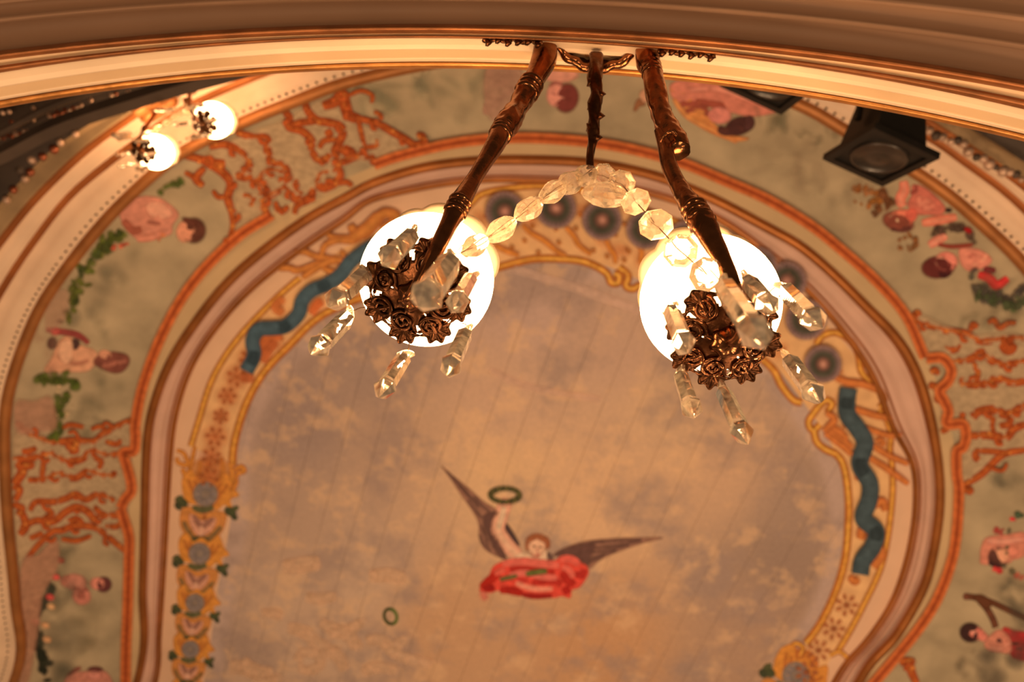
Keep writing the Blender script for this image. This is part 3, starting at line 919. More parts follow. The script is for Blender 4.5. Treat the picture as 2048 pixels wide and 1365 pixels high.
# ---- the second lamp, on the cornice across the house
mid_near = (P(854, 560, .785) + P(1419, 606, .785)) / 2
dn = P(1419, 606, .785) - P(854, 560, .785)
fa, fb = P(316, 301, 3.12), P(421, 244, 3.12)
df = fb - fa
lamp2 = copy_tree(lamp)
ang = math.atan2(df.y, df.x) - math.atan2(dn.y, dn.x)
off = Vector(lamp.location) - mid_near
R2 = Matrix.Rotation(ang, 3, 'Z')
lamp2.rotation_euler = (0, 0, ang)
lamp2.location = (fa + fb) / 2 + R2 @ off
tag(lamp2, 'small distant two-globe lamp on the lit cream cornice, upper left', 'lamp')
blk = None
c = P(318, 212, HF - .20)
for ox, oy, sx_, sy_, hz in ((0, 0, .095, .045, -.07), (-.01, -.02, .075, .035, -.13)):
    mb = MB(); d1 = Vector((math.cos(ang), math.sin(ang), 0)); d2 = Vector((-math.sin(ang), math.cos(ang), 0)); V = []
    for zc, s in ((0, 1), (hz * .6, 1), (hz * .8, .8), (hz, .55)):
        for k in range(16):
            a = 2 * PI * k / 16
            ca, sa = math.cos(a), math.sin(a)
            V.append(c + d1 * (ox + sx_ * s * math.copysign(abs(ca) ** .5, ca)) + d2 * (oy + sy_ * s * math.copysign(abs(sa) ** .5, sa)) + Vector((0, 0, zc)))
    Fc = [(j * 16 + k, j * 16 + (k + 1) % 16, (j + 1) * 16 + (k + 1) % 16, (j + 1) * 16 + k) for j in range(3) for k in range(16)] + [tuple(48 + k for k in range(16))]
    mb.add(V, Fc); mb.build('gilt_bracket', GILT2, cornice, True)

# ================================================================== STAGE LIGHTS
def stage_light(px, py, h, e1, ax, half, label):
    """square-framed flood: box housing, front frame, round lens, yoke"""
    c = P(px, py, h)
    root = empty('stage_light', c); tag(root, label, 'stage light', 'black square stage lights near the cornice')
    ax = Vector(ax).normalized(); e1 = Vector(e1); e1 = (e1 - ax * e1.dot(ax)).normalized(); e2 = ax.cross(e1)
    def box(o, a, b, d, taper=1.0, d0=0.0):
        V = []
        for t, s in ((d0, 1.0), (d0 + d, taper)):
            for x, y in ((-1, -1), (1, -1), (1, 1), (-1, 1)): V.append(o + e1 * (x * a * s) + e2 * (y * b * s) + ax * t)
        return V, [(0, 1, 2, 3), (7, 6, 5, 4), (0, 4, 5, 1), (1, 5, 6, 2), (2, 6, 7, 3), (3, 7, 4, 0)]
    s = half
    V, Fc = box(c, s * .78, s * .78, -s * 1.9, .72); make('housing', V, Fc, BLACK, root)
    mb = MB()                                               # front frame as four bars round the lens
    for q in range(4):
        u, v = ((e1, e2), (e2, -e1), (-e1, -e2), (-e2, e1))[q]
        V = []
        for t in (-.006, .016):
            for a, b in ((-1, 1), (1, 1), (.80, .80), (-.80, .80)): V.append(c + u * (a * s) + v * (b * s) + ax * t)
        mb.add(V, [(0, 1, 2, 3), (7, 6, 5, 4), (0, 4, 5, 1), (1, 5, 6, 2), (2, 6, 7, 3), (3, 7, 4, 0)])
    mb.build('front_frame', BLACK, root)
    V, Fc = box(c, s * .82, s * .82, .004, 1, .002); make('front_plate', V, Fc, BLACK, root)
    V = []; prof = [(.70, .006), (.70, .016), (.64, .016), (.62, .010), (.45, .014), (.43, .011), (.25, .017), (.02, .019)]
    for r, t in prof:
        for k in range(32):
            a = 2 * PI * k / 32; V.append(c + e1 * (r * s * math.cos(a)) + e2 * (r * s * math.sin(a)) + ax * t)
    Fc = [(j * 32 + k, j * 32 + (k + 1) % 32, (j + 1) * 32 + (k + 1) % 32, (j + 1) * 32 + k) for j in range(len(prof) - 1) for k in range(32)]
    make('lens', V, Fc, GREYM, root, True)
    yk = [c + e1 * (s * .86) - ax * (s * .7), c + e1 * (s * .9) - ax * (s * 1.5), c + e1 * (s * .6) - ax * (s * 2.2), c - e1 * (s * .6) - ax * (s * 2.2), c - e1 * (s * .9) - ax * (s * 1.5), c - e1 * (s * .86) - ax * (s * .7)]
    V, Fc = sweep(yk, .012, 6); make('yoke', V, Fc, BLACK, root)
    V, Fc = sweep([c - ax * (s * 2.2), P(px, py - 190, h + .25), P(px + 10, py - 290, HF - .40)], .016, 8); make('support_arm', V, Fc, BLACK, root)
    return root
def stage_axes(C, L, T, Rr, h):
    """axes of a tilted square whose corners appear at L, T, Rr"""
    return P(*Rr, h) - P(*L, h)
D1, D2 = Vector((164.5, -24, 120)), Vector((116, -80, -174))          # diagonals of the square front, camera axes
NX = D1.cross(D2); NX = -NX if NX.z < 0 else NX
SE, SN = ROT @ (D1 + D2), ROT @ NX
SH = span(1759, 310, 2.55, 212 / 2.828)
sl = stage_light(1759, 310, 2.55, SE, SN, SH, 'black square stage light with round lens hanging in front of the cornice')
st2 = stage_light(1545, 158, 2.60, SE, SN, SH, 'black stage light almost hidden behind the balcony edge')
# ================================================================== PAINTED DECORATION
BVH = BVHTree.FromPolygons([tuple(v) for v in SURF_V], SURF_F)
_cache = {}
def onto(px, py, lift):
    k = (round(px, 2), round(py, 2))
    if k not in _cache:
        d = ray(px, py).normalized()
        hit, nor, i, dist = BVH.ray_cast(EYE, d, 30)
        _cache[k] = hit if hit is not None else P(px, py, HP)
    hit = _cache[k]
    return hit + (EYE - hit).normalized() * lift

class Art:
    """shapes painted on the ceiling, later shapes on top; built as one thin mesh"""
    def __init__(self, base=0.0): self.v = []; self.f = []; self.c = []; self.n = 0; self.base = base
    def lift(self):
        self.n += 1; return .004 + self.base + .00008 * self.n
    def poly(self, pts, col, feather=2.5, smooth=True, al=1.0):
        pts = [tuple(p[:2]) for p in pts]
        if smooth: pts = [p[:2] for p in cr(pts, 5, True)]
        A = np.array(pts); area = 0.5 * np.sum(A[:, 0] * np.roll(A[:, 1], -1) - np.roll(A[:, 0], -1) * A[:, 1])
        if area < 0: A = A[::-1]
        n = len(A)
        t = np.roll(A, -1, 0) - np.roll(A, 1, 0); L = np.linalg.norm(t, axis=1, keepdims=True) + 1e-9
        nr = np.stack([t[:, 1], -t[:, 0]], 1) / L
        inner = A - nr * feather * .5; outer = A + nr * feather * .5
        x0, y0 = inner.min(0); x1, y1 = inner.max(0)
        st = max(9.0, (x1 - x0) / 14)
        vs = [Vector(p) for p in inner]
        for gx in np.arange(x0 + st / 2, x1, st):
            for gy in np.arange(y0 + st / 2, y1, st): vs.append(Vector((gx, gy)))
        V, E, Fc, *_ = delaunay_2d_cdt(vs, [], [list(range(n))], 2, 1e-4)
        lf = self.lift(); b = len(self.v)
        for p in V: self.v.append(onto(p.x, p.y, lf)); self.c.append((*tone(*col), al))
        self.f += [tuple(b + i for i in f) for f in Fc]
        b = len(self.v)
        for p in inner: self.v.append(onto(p[0], p[1], lf)); self.c.append((*tone(*col), al))
        for p in outer: self.v.append(onto(p[0], p[1], lf)); self.c.append((*tone(*col), 0))
        for i in range(n):
            j = (i + 1) % n; self.f.append((b + i, b + j, b + n + j, b + n + i))
        return self
    def stroke(self, pts, wd, col, col2=None, taper=True, closed=False, feather=2.5, n=6, al=1.0):
        """brush stroke; col2 = colour of its edges"""
        c = cr([tuple(p[:2]) for p in pts], n, closed); m = len(c); A = np.array(c)
        t = np.zeros_like(A)
        for i in range(m):
            a = A[(i - 1) % m] if closed or i else A[0]; b_ = A[(i + 1) % m] if closed or i < m - 1 else A[-1]
            t[i] = b_ - a
        t /= np.linalg.norm(t, axis=1, keepdims=True) + 1e-9
        nr = np.stack([-t[:, 1], t[:, 0]], 1); lf = self.lift(); b = len(self.v); ec = tone(*(col2 or col)); cc_ = tone(*col)
        offs_ = (-1, -1, 0, 1, 1)
        for i in range(m):
            u = i / (m - 1)
            w_ = wd / 2 * ((.60 + .40 * math.sin(PI * min(1, max(0, u)) ) ** .5) if taper and not closed else 1)
            for k, s in enumerate(offs_):
                o = s * w_ + (feather * .5 if k == 4 else -feather * .5 if k == 0 else 0) * 1.0
                q = A[i] + nr[i] * o
                self.v.append(onto(q[0], q[1], lf)); self.c.append((*(cc_ if k == 2 else ec), 0 if k in (0, 4) else al))
        for i in range(m if closed else m - 1):
            j = (i + 1) % m
            for k in range(4): self.f.append((b + i * 5 + k, b + j * 5 + k, b + j * 5 + k + 1, b + i * 5 + k + 1))
        return self
    def blob(self, x, y, rx, ry, col, rot=0.0, soft=.35, al=1.0, seg=18, rings_=None):
        """soft ellipse; rings_ = [(radius, colour)] for concentric colours"""
        lf = self.lift(); b = len(self.v); cs, sn = math.cos(rot), math.sin(rot)
        R_ = rings_ or [(1 - soft, col)]
        rows = []
        self.v.append(onto(x, y, lf)); self.c.append((*tone(*R_[0][1]), al))
        for r, cl_ in R_: rows.append((r, cl_, al))
        rows.append((1 if not rings_ else R_[-1][0] + soft * .4, R_[-1][1], 0))
        for r, cl_, a_ in rows:
            for k in range(seg):
                a = 2 * PI * k / seg; ex, ey = rx * r * math.cos(a), ry * r * math.sin(a)
                self.v.append(onto(x + ex * cs - ey * sn, y + ex * sn + ey * cs, lf)); self.c.append((*tone(*cl_), a_))
        for k in range(seg): self.f.append((b, b + 1 + k, b + 1 + (k + 1) % seg))
        for j in range(len(rows) - 1):
            for k in range(seg):
                o = b + 1 + j * seg; k2 = (k + 1) % seg
                self.f.append((o + k, o + k2, o + seg + k2, o + seg + k))
        return self
    def spray(self, pts, wd, col, n, size, seed=1, al=.8, soft=.5):
        """cluster of small dabs along a path"""
        rg = random.Random(seed); c = cr(pts, 8)
        for _ in range(n):
            p = rg.choice(c); s = size * rg.uniform(.5, 1.2)
            kk = rg.uniform(.86, 1.14); cl_ = tuple(max(0, min(255, v * kk * rg.uniform(.97, 1.03))) for v in col)
            self.blob(p[0] + rg.gauss(0, wd / 2), p[1] + rg.gauss(0, wd / 2), s, s * rg.uniform(.5, .9), cl_, rg.uniform(0, PI), soft, al, 9)
        return self
    def build(self, name, parent, label=None):
        o = make(name, self.v, self.f, PAINT, parent)
        at = o.data.color_attributes.new('Col', 'FLOAT_COLOR', 'POINT')
        at.data.foreach_set('color', np.array(self.c, np.float32).ravel())
        if label: o['label'] = label
        return o

OR, OD, OY = (176, 76, 28), (148, 60, 22), (198, 108, 42)      # scrollwork oranges
SK, SKD, SKL = (206, 122, 82), (168, 92, 62), (222, 150, 106)  # painted flesh
GOLD, GOLDL, GOLDD = (190, 108, 36), (214, 142, 54), (158, 82, 32)

# ---- scroll cartouches on the frieze
def cartouche(tr, lines, label, field=None):
    a = Art(.008)
    x0, y0, s = tr
    if field: a.poly(zz(x0, y0, s, field), (182, 138, 92), 10, True, .7)
    for wd, pts in lines:
        p = zz(x0, y0, s, pts)
        a.stroke(p, wd / s * 1.28, OR, OD, True, False, 6)
    for wd, pts in lines:
        p = zz(x0, y0, s, [(x - wd * .10, y - wd * .10) for x, y in pts])
        a.stroke(p, wd / s * .40, OY, OR, True, False, 4, al=.7)
    cg = random.Random(len(lines))
    for wd, pts in lines:                                    # fleshy acanthus swellings
        c = cr(pts, 6)
        for k in range(2, len(c) - 1, 4):
            x, y = c[k]; o = wd * .42
            q = zz(x0, y0, s, [(x + cg.uniform(-o, o), y + cg.uniform(-o, o))])[0]
            a.blob(q[0], q[1], wd / s * cg.uniform(.45, .75), wd / s * cg.uniform(.3, .55), cg.choice((OR, OD, OR, OD, OY)), cg.random() * 3, .55, .85, 11)
    for wd, pts in lines:                                    # little leaf flicks off each stroke
        if wd >= 28 and len(pts) > 3:
            c = cr(pts, 6)
            for k in range(8, len(c) - 4, 14):
                x, y = c[k]; x2, y2 = c[k + 3]; tx, ty = x2 - x, y2 - y
                q = zz(x0, y0, s, [(x, y), (x + tx * .5 - ty * .8, y + ty * .5 + tx * .8), (x + tx * 1.1 - ty * .7, y + ty * 1.1 + tx * .7)])
                a.stroke(q, wd / s * .62, OR, OD, True, False, 4)
    return a.build('painted_scrollwork', frieze, label)

cartouche((370, 160, 4.096), [
    (56, [(690, 1140), (640, 1060), (660, 970), (740, 925)]), (50, [(740, 920), (830, 890), (890, 960), (960, 995), (1030, 960), (1045, 890)]),
    (36, [(960, 930), (910, 900), (900, 850), (930, 830)]), (52, [(1560, 690), (1510, 630), (1420, 615), (1330, 650), (1240, 690), (1265, 780), (1220, 850), (1130, 885), (1075, 850)]),
    (32, [(1075, 850), (1110, 770), (1180, 750)]), (26, [(1250, 850), (1320, 840), (1370, 870)]),
    (46, [(370, 1310), (400, 1200), (390, 1090), (350, 970), (375, 860), (330, 780), (220, 700), (120, 650), (0, 625)]),
    (62, [(330, 690), (230, 690), (150, 650)]), (42, [(200, 550), (330, 530), (450, 590), (525, 680), (500, 750), (420, 790)]),
    (44, [(420, 430), (560, 470), (670, 480), (675, 580), (710, 660), (790, 700), (855, 770), (830, 820), (775, 800)]),
    (44, [(420, 790), (520, 810), (600, 860), (630, 940)]), (80, [(640, 850), (660, 880), (680, 900)]), (32, [(600, 830), (640, 760), (740, 740), (830, 765)]),
    (28, [(480, 940), (560, 980), (540, 1040)]), (28, [(740, 1000), (760, 1060), (815, 1070), (840, 1035)]), (28, [(895, 1100), (915, 1040), (985, 1000)]),
    (24, [(230, 910), (270, 960), (330, 960)]), (42, [(800, 240), (855, 310), (850, 385), (960, 420), (1040, 500), (1025, 580)]), (38, [(850, 385), (950, 350), (1070, 340)]),
    (46, [(980, 180), (1010, 260), (1080, 330), (1180, 350), (1275, 385), (1290, 450), (1260, 530), (1300, 590), (1400, 615)]),
    (40, [(1040, 580), (1080, 645), (1150, 655), (1190, 610)]), (28, [(1100, 560), (1140, 500), (1240, 490)]), (44, [(1150, 450), (1210, 425)]),
    (66, [(1130, 215), (1230, 180), (1290, 120), (1310, 200), (1345, 290), (1430, 325)]), (20, [(1340, 130), (1440, 90), (1530, 125), (1530, 190)]),
    (38, [(1330, 300), (1480, 330), (1600, 370), (1700, 430), (1800, 485), (1880, 535), (1950, 515), (1945, 460), (1900, 455)]),
    (24, [(1420, 330), (1440, 420), (1470, 540)]), (24, [(1470, 555), (1560, 540), (1580, 490)]), (20, [(1550, 260), (1600, 290), (1610, 330)]),
    (34, [(330, 1300), (345, 1330), (400, 1320)]), (40, [(160, 720), (90, 810), (150, 870)]), (24, [(0, 760), (70, 800), (120, 860)]),
    (60, [(1290, 560), (1340, 590), (1390, 620)]), (30, [(1240, 520), (1220, 590), (1260, 640)])],
    'orange painted scroll cartouche on the frieze above the left globe',
    [(420, 1290), (400, 900), (330, 700), (180, 600), (420, 470), (820, 330), (1010, 200), (1280, 150), (1400, 330), (1700, 450), (1880, 560), (1560, 660), (1300, 700), (1260, 850), (1000, 1000), (720, 950), (660, 1130)])
cartouche((0, 820, 4.55), [
    (38, [(1215, 85), (1090, 140), (940, 220), (850, 290), (660, 280), (480, 300), (330, 250), (230, 180), (150, 120)]),
    (44, [(120, 450), (300, 440), (450, 400), (540, 440), (650, 470), (760, 440), (840, 370), (960, 410), (1130, 400)]),
    (38, [(255, 640), (400, 635), (530, 580), (680, 625), (800, 560), (930, 595), (1030, 590), (1030, 560)]), (55, [(610, 300), (670, 370), (730, 300)]),
    (36, [(200, 380), (260, 380), (330, 350)]), (30, [(960, 290), (1060, 315), (1110, 280)]), (60, [(160, 480), (205, 560), (130, 680)]), (50, [(180, 520), (250, 510), (310, 500)]),
    (30, [(400, 450), (390, 540), (380, 620)]), (38, [(270, 920), (330, 840), (480, 840), (600, 810), (690, 770), (780, 820), (900, 770), (1045, 830)]),
    (44, [(190, 1080), (330, 1010), (480, 1020), (600, 930), (700, 890), (800, 930), (860, 1000), (960, 960), (1100, 970)]),
    (38, [(250, 1350), (360, 1220), (480, 1110), (560, 1100), (680, 1060), (860, 1070), (960, 1140), (1080, 1240), (1170, 1310)]), (60, [(640, 1040), (690, 1010), (740, 1050)]),
    (30, [(270, 1170), (330, 1150), (390, 1120)]), (48, [(200, 930), (235, 1060), (180, 1140)]), (30, [(960, 1060), (1060, 1065), (1090, 1030)]), (34, [(420, 900), (470, 950), (400, 990)]),
    (26, [(560, 1180), (700, 1195), (830, 1150)]), (26, [(570, 170), (640, 140), (760, 160)]), (22, [(830, 180), (900, 155), (960, 170)]), (30, [(860, 440), (920, 470), (900, 540)]),
    (30, [(860, 880), (900, 930), (960, 960)]), (40, [(120, 700), (180, 730), (140, 830)]), (40, [(120, 860), (200, 900), (160, 960)])],
    'orange painted scroll cartouche on the frieze at the far left side',
    [(150, 150), (480, 300), (850, 290), (1200, 100), (1220, 380), (1130, 450), (1200, 650), (1190, 830), (1100, 980), (1180, 1080), (1170, 1300), (860, 1070), (500, 1100), (180, 1360), (120, 900)])
cartouche((1800, 600, 3.411), [
    (32, [(90, 100), (120, 145), (200, 178), (330, 212), (450, 232), (560, 285), (700, 268), (846, 262)]), (26, [(90, 110), (120, 90), (130, 110)]),
    (28, [(310, 320), (360, 345), (420, 315)]), (36, [(365, 420), (480, 405), (560, 360), (640, 425), (740, 440), (860, 420)]),
    (28, [(500, 430), (530, 500), (500, 575), (430, 570), (425, 530)]), (36, [(440, 580), (560, 580), (660, 540), (760, 565), (860, 560)]),
    (40, [(500, 810), (535, 765), (640, 750), (720, 785), (790, 760), (860, 715)]), (38, [(450, 930), (600, 925), (720, 940), (780, 880), (860, 850)]), (24, [(640, 800), (625, 860), (640, 910)]),
    (32, [(430, 1270), (560, 1190), (700, 1060), (860, 1025)]), (24, [(510, 1030), (620, 1035), (730, 1045)]), (70, [(700, 290), (740, 330), (770, 290)]),
    (24, [(600, 160), (640, 140), (680, 190), (740, 160), (790, 160)]), (28, [(425, 1290), (480, 1310), (470, 1280)]), (30, [(200, 580), (250, 600), (310, 640)]),
    (34, [(270, 640), (260, 680), (320, 690)]), (26, [(430, 770), (420, 820), (400, 850)]), (30, [(510, 1040), (520, 1080), (540, 1090)]), (26, [(480, 210), (500, 170), (530, 190)]),
    (26, [(210, 500), (240, 480), (260, 510)]), (24, [(280, 900), (310, 890), (330, 870)]), (30, [(680, 860), (740, 850), (760, 800)])],
    'orange painted scroll cartouche on the frieze at the right side',
    [(90, 100), (450, 232), (846, 262), (900, 640), (860, 1025), (700, 1060), (420, 1270), (395, 1040), (450, 940), (320, 850), (270, 640), (350, 480), (180, 410)])
cartouche((1780, 980, 3.545), [(40, [(70, 1230), (130, 1220), (150, 1290), (190, 1380)]), (24, [(120, 1210), (160, 1215), (150, 1240)])],
          'end of an orange painted scroll at the lower right of the frieze')

# ---- red-orange rule between sage band and frieze, broken at the cartouches
def rule(pts, label):
    a = Art(.02); a.stroke(pts, 19, (174, 70, 26), (188, 94, 42), False, False, 5, 5)
    a.stroke(pts, 4.5, (142, 56, 22), None, False, False, 2, 5)
    return a.build('painted_rule', frieze, label)
rule([(251, 1400), (252, 1300), (255, 1227), (258, 1114), (258, 1075), (248, 1040), (241, 1018)] , 'orange painted rule at the lower left')
rule([(241, 1018), (250, 1000), (262, 985), (262, 965), (254, 935), (246, 910), (250, 905), (268, 902), (271, 870), (270, 858), (277, 810), (290, 759), (318, 684), (359, 605), (410, 537), (478, 472), (533, 437), (540, 432)], 'orange painted rule at the left')
rule([(748, 330), (805, 311), (908, 287), (1010, 277), (1113, 279), (1215, 290), (1300, 308), (1368, 328), (1450, 362), (1536, 400), (1621, 451), (1685, 502), (1754, 564), (1812, 632), (1850, 716)], 'orange painted rule over the top')
rule([(1853, 718), (1885, 717), (1903, 740), (1896, 764), (1879, 782), (1888, 802), (1897, 823), (1894, 849), (1926, 849), (1932, 876), (1926, 896), (1914, 905), (1914, 950), (1918, 982), (1914, 1061), (1903, 1125), (1876, 1197), (1839, 1257), (1790, 1318), (1750, 1365), (1700, 1420)], 'orange painted rule at the right')

# ---- cherubs and foliage
def T4(pts): return zz(0, 400, 2.926, pts)
def TB(pts): return zz(0, 850, 2.65, pts)
HZ = Art()                                                  # soft washes of green and grey behind the figures
for x, y, rx, ry, c, al in [(215, 535, 45, 50, (122, 104, 70), .55), (185, 620, 50, 40, (126, 106, 72), .5), (180, 790, 40, 50, (118, 100, 66), .5), (165, 850, 40, 40, (122, 100, 64), .4),
                            (120, 1100, 40, 60, (105, 88, 56), .6), (125, 1200, 45, 70, (98, 84, 58), .65), (120, 1310, 50, 80, (92, 80, 56), .65), (170, 1260, 40, 60, (122, 98, 62), .4),
                            (760, 190, 70, 40, (132, 116, 78), .6), (860, 170, 80, 30, (128, 114, 78), .6), (700, 175, 50, 20, (110, 98, 62), .6), (960, 210, 60, 40, (150, 122, 84), .5),
                            (1560, 240, 60, 30, (118, 100, 66), .6), (1650, 270, 40, 20, (110, 92, 60), .5), (2010, 620, 60, 40, (96, 82, 54), .7), (1960, 640, 40, 30, (116, 96, 62), .5),
                            (2020, 960, 40, 40, (98, 84, 58), .6), (1985, 1330, 60, 50, (72, 60, 46), .8), (2040, 1230, 40, 60, (84, 70, 50), .7), (2020, 1190, 40, 30, (92, 78, 54), .6), (1930, 1330, 30, 30, (100, 80, 54), .5),
                            (1680, 380, 70, 30, (146, 116, 80), .5), (1600, 330, 80, 30, (158, 122, 84), .4), (90, 690, 40, 40, (170, 116, 82), .5)]:
    hr = random.Random(int(x + y))
    for _ in range(9):
        HZ.blob(x + hr.gauss(0, rx * .55), y + hr.gauss(0, ry * .55), rx * hr.uniform(.3, .65), ry * hr.uniform(.25, .6), c, hr.random() * 3, .85, al * .42, 12)
HZ.poly(TB([(110, 760), (200, 690), (300, 600), (305, 760), (230, 900), (200, 1100), (150, 1365), (90, 1365)]), (172, 112, 76), 8, True, .7)
HZ.poly(T4([(90, 1190), (200, 1180), (300, 1160), (330, 1330), (230, 1363), (100, 1363)]), (176, 116, 80), 8, True, .6)
HZ.poly(T4([(280, 560), (400, 540), (380, 700), (270, 760)]), (176, 118, 82), 8, True, .4)
HZ.poly(zz(600, 0, 2.926, [(1090, 400), (1290, 400), (1300, 680), (1110, 700)]), (172, 118, 84), 6, True, .7)
HZ.build('painted_haze', frieze, 'soft green and grey washes behind the painted figures')

a = Art()
a.spray(T4([(720, 200), (650, 220), (600, 310), (500, 390), (450, 520), (430, 600), (380, 700)]), 12, (92, 86, 30), 60, 12, 3)
a.spray(T4([(700, 180), (640, 240), (600, 300), (490, 390), (440, 580), (370, 720)]), 6, (66, 66, 26), 26, 10, 4)
a.spray(T4([(580, 260), (700, 270), (760, 240)]), 5, (190, 80, 50), 8, 7, 5)
a.spray(T4([(220, 1050), (300, 1050), (420, 1060), (380, 1130), (350, 1240), (330, 1330), (320, 1400)]), 12, (78, 78, 26), 60, 12, 6)
a.spray(T4([(390, 1050), (330, 1140), (410, 1200), (360, 1280), (220, 1090)]), 4, (196, 150, 100), 9, 5, 7)
a.spray(zz(0, 0, 2.926, [(900, 1130), (980, 1100), (1060, 1060)]), 6, (80, 80, 30), 14, 11, 8)
a.build('painted_leaf_garland', frieze, 'green painted leaf garland trailing down the left side of the frieze')
a = Art()
a.spray(TB([(280, 860), (200, 980), (160, 1060), (200, 1120), (220, 1220), (240, 1340)]), 10, (46, 42, 26), 60, 14, 9)
for x, y, c in ((295, 808, (190, 70, 55)), (265, 915, (186, 66, 52)), (185, 1045, (190, 66, 60)), (270, 965, (200, 140, 86)), (240, 1065, (192, 130, 80)), (250, 1140, (190, 128, 78)), (320, 720, (130, 60, 40))):
    q = TB([(x, y)])[0]; a.blob(q[0], q[1], 11, 8, c, .3, .5)
a.build('painted_flower_garland', frieze, 'dark painted garland with red and cream flowers at the lower left')

# cherub one
a = Art()
a.poly(T4([(740, 20), (830, -20), (930, -10), (1010, 40), (1045, 90), (1010, 150), (1000, 200), (900, 230), (800, 230), (740, 160), (700, 90)]), (190, 112, 80), 5)
a.poly(T4([(860, 20), (960, 20), (1010, 80), (960, 110), (880, 90)]), (208, 134, 96), 5)
a.stroke(T4([(960, 190), (880, 220), (800, 230)]), 14, (200, 118, 84), (176, 96, 66)); a.stroke(T4([(720, 120), (780, 180), (830, 170)]), 16, (150, 74, 48), None)
a.stroke(T4([(860, 130), (940, 140)]), 6, (150, 80, 56), None); a.spray(T4([(930, 240), (960, 200)]), 4, (200, 110, 66), 5, 6, 2)
a.blob(*T4([(1135, 180)])[0], 27, 29, (88, 44, 28), 0, .25); a.blob(*T4([(1085, 185)])[0], 21, 25, (206, 124, 84), .2, .3)
a.blob(*T4([(1075, 170)])[0], 5, 6, (160, 84, 58), 0, .6); a.blob(*T4([(1095, 205)])[0], 5, 6, (226, 160, 120), 0, .6); a.blob(*T4([(1110, 130)])[0], 20, 8, (92, 44, 28), .5, .4)
a.build('painted_cherub', frieze, 'painted cherub with short brown hair beside the small lit globes')
# cherub two
a = Art()
a.poly(T4([(260, 1000), (300, 930), (345, 830), (400, 800), (470, 850), (550, 880), (575, 930), (520, 1000), (420, 1010), (320, 1010)]), (196, 128, 86), 5)
a.blob(*T4([(305, 840)])[0], 12, 15, (84, 48, 34), .2, .4); a.blob(*T4([(440, 845)])[0], 11, 14, (70, 42, 32), .2, .4); a.stroke(T4([(270, 760), (340, 770), (450, 790), (520, 840)]), 12, (130, 52, 40), None)
a.blob(*T4([(325, 770)])[0], 13, 10, (176, 66, 52), 0, .5); a.stroke(T4([(340, 920), (440, 960), (520, 940)]), 7, (166, 98, 66), None); a.poly(T4([(360, 830), (420, 830), (420, 930), (380, 960), (340, 900)]), (206, 142, 98), 5)
a.poly(T4([(550, 960), (580, 910), (660, 890), (745, 910), (755, 960), (710, 1010), (640, 1010)]), (116, 58, 40), 5); a.blob(*T4([(615, 905)])[0], 15, 10, (198, 124, 84), .2, .3)
a.stroke(T4([(600, 975), (660, 960), (740, 945)]), 8, (158, 86, 60), None)
a.build('painted_cherub', frieze, 'painted cherub with raised dark wings at the left edge')
# cherub three
a = Art()
a.blob(*TB([(400, 838)])[0], 27, 20, (186, 110, 80), .2, .3); a.blob(*TB([(432, 908)])[0], 22, 20, (190, 104, 76), .6, .3); a.blob(*TB([(350, 830)])[0], 14, 14, (170, 96, 68), 0, .4)
a.stroke(TB([(380, 860), (430, 880), (470, 870)]), 5, (150, 76, 54), None); a.blob(*TB([(430, 905)])[0], 8, 8, (172, 84, 60), 0, .5)
a.blob(*TB([(548, 848)])[0], 19, 18, (92, 42, 34), 0, .3); a.blob(*TB([(515, 843)])[0], 17, 14, (200, 112, 82), 0, .3); a.blob(*TB([(530, 850)])[0], 8, 5, (214, 136, 100), 0, .5)
a.build('painted_cherub', frieze, 'painted cherub above the dark flower garland at the lower left')
a = Art()
a.poly(TB([(340, 1365), (370, 1320), (440, 1310), (560, 1310), (580, 1400), (340, 1420)]), (186, 108, 78), 5); a.blob(*TB([(505, 1300)])[0], 18, 8, (96, 46, 34), 0, .3); a.blob(*TB([(500, 1330)])[0], 16, 10, (200, 116, 88), 0, .3)
a.stroke(TB([(360, 1330), (400, 1300), (430, 1290)]), 6, (130, 62, 44), None)
a.build('painted_cherub', frieze, 'painted cherub cut off by the lower edge of the picture')
# figures over the top
a = Art()
a.blob(1120, 148, 42, 20, (204, 126, 92), 0, .3); a.blob(*zz(600, 0, 2.926, [(1560, 575)])[0], 27, 33, (112, 46, 34), .2, .22); a.blob(*zz(600, 0, 2.926, [(1495, 555)])[0], 20, 27, (206, 122, 92), .1, .3)
a.blob(*zz(600, 0, 2.926, [(1490, 545)])[0], 6, 8, (160, 80, 62), 0, .6); a.stroke([(1100, 172), (1110, 166), (1125, 168)], 5, (150, 80, 60), None)
a.build('painted_cherub', frieze, 'painted cherub head between the left lamp arm and hanging arm')
a = Art()
sp = [(1003 + (30 - t * 1.5) * math.cos(t * .62), 146 + (20 - t) * math.sin(t * .62)) for t in range(17)]
a.stroke(sp, 6, (132, 72, 54), None, True); a.stroke([(972, 190), (990, 200), (985, 215), (1010, 190), (1030, 178)], 9, (140, 78, 58), None); a.stroke([(978, 170), (1040, 174)], 5, (134, 76, 58), None)
a.stroke([(975, 205), (972, 230)], 14, (176, 116, 84), None); a.stroke([(1000, 225), (1005, 240)], 12, (172, 112, 82), None)
a.build('painted_volute', frieze, 'painted brown volute behind the left lamp arm')
def T9(pts): return zz(920, 120, 2.926, pts)
a = Art()
a.poly(T9([(1230, 150), (1330, 120), (1560, 150), (1720, 200), (1875, 285), (1800, 320), (1690, 330), (1560, 300), (1400, 260), (1260, 240)]), (196, 106, 76), 5)
a.poly(T9([(1235, 170), (1300, 230), (1330, 330), (1450, 420), (1600, 475), (1690, 460), (1560, 430), (1480, 360), (1420, 250)]), (200, 116, 56), 5)
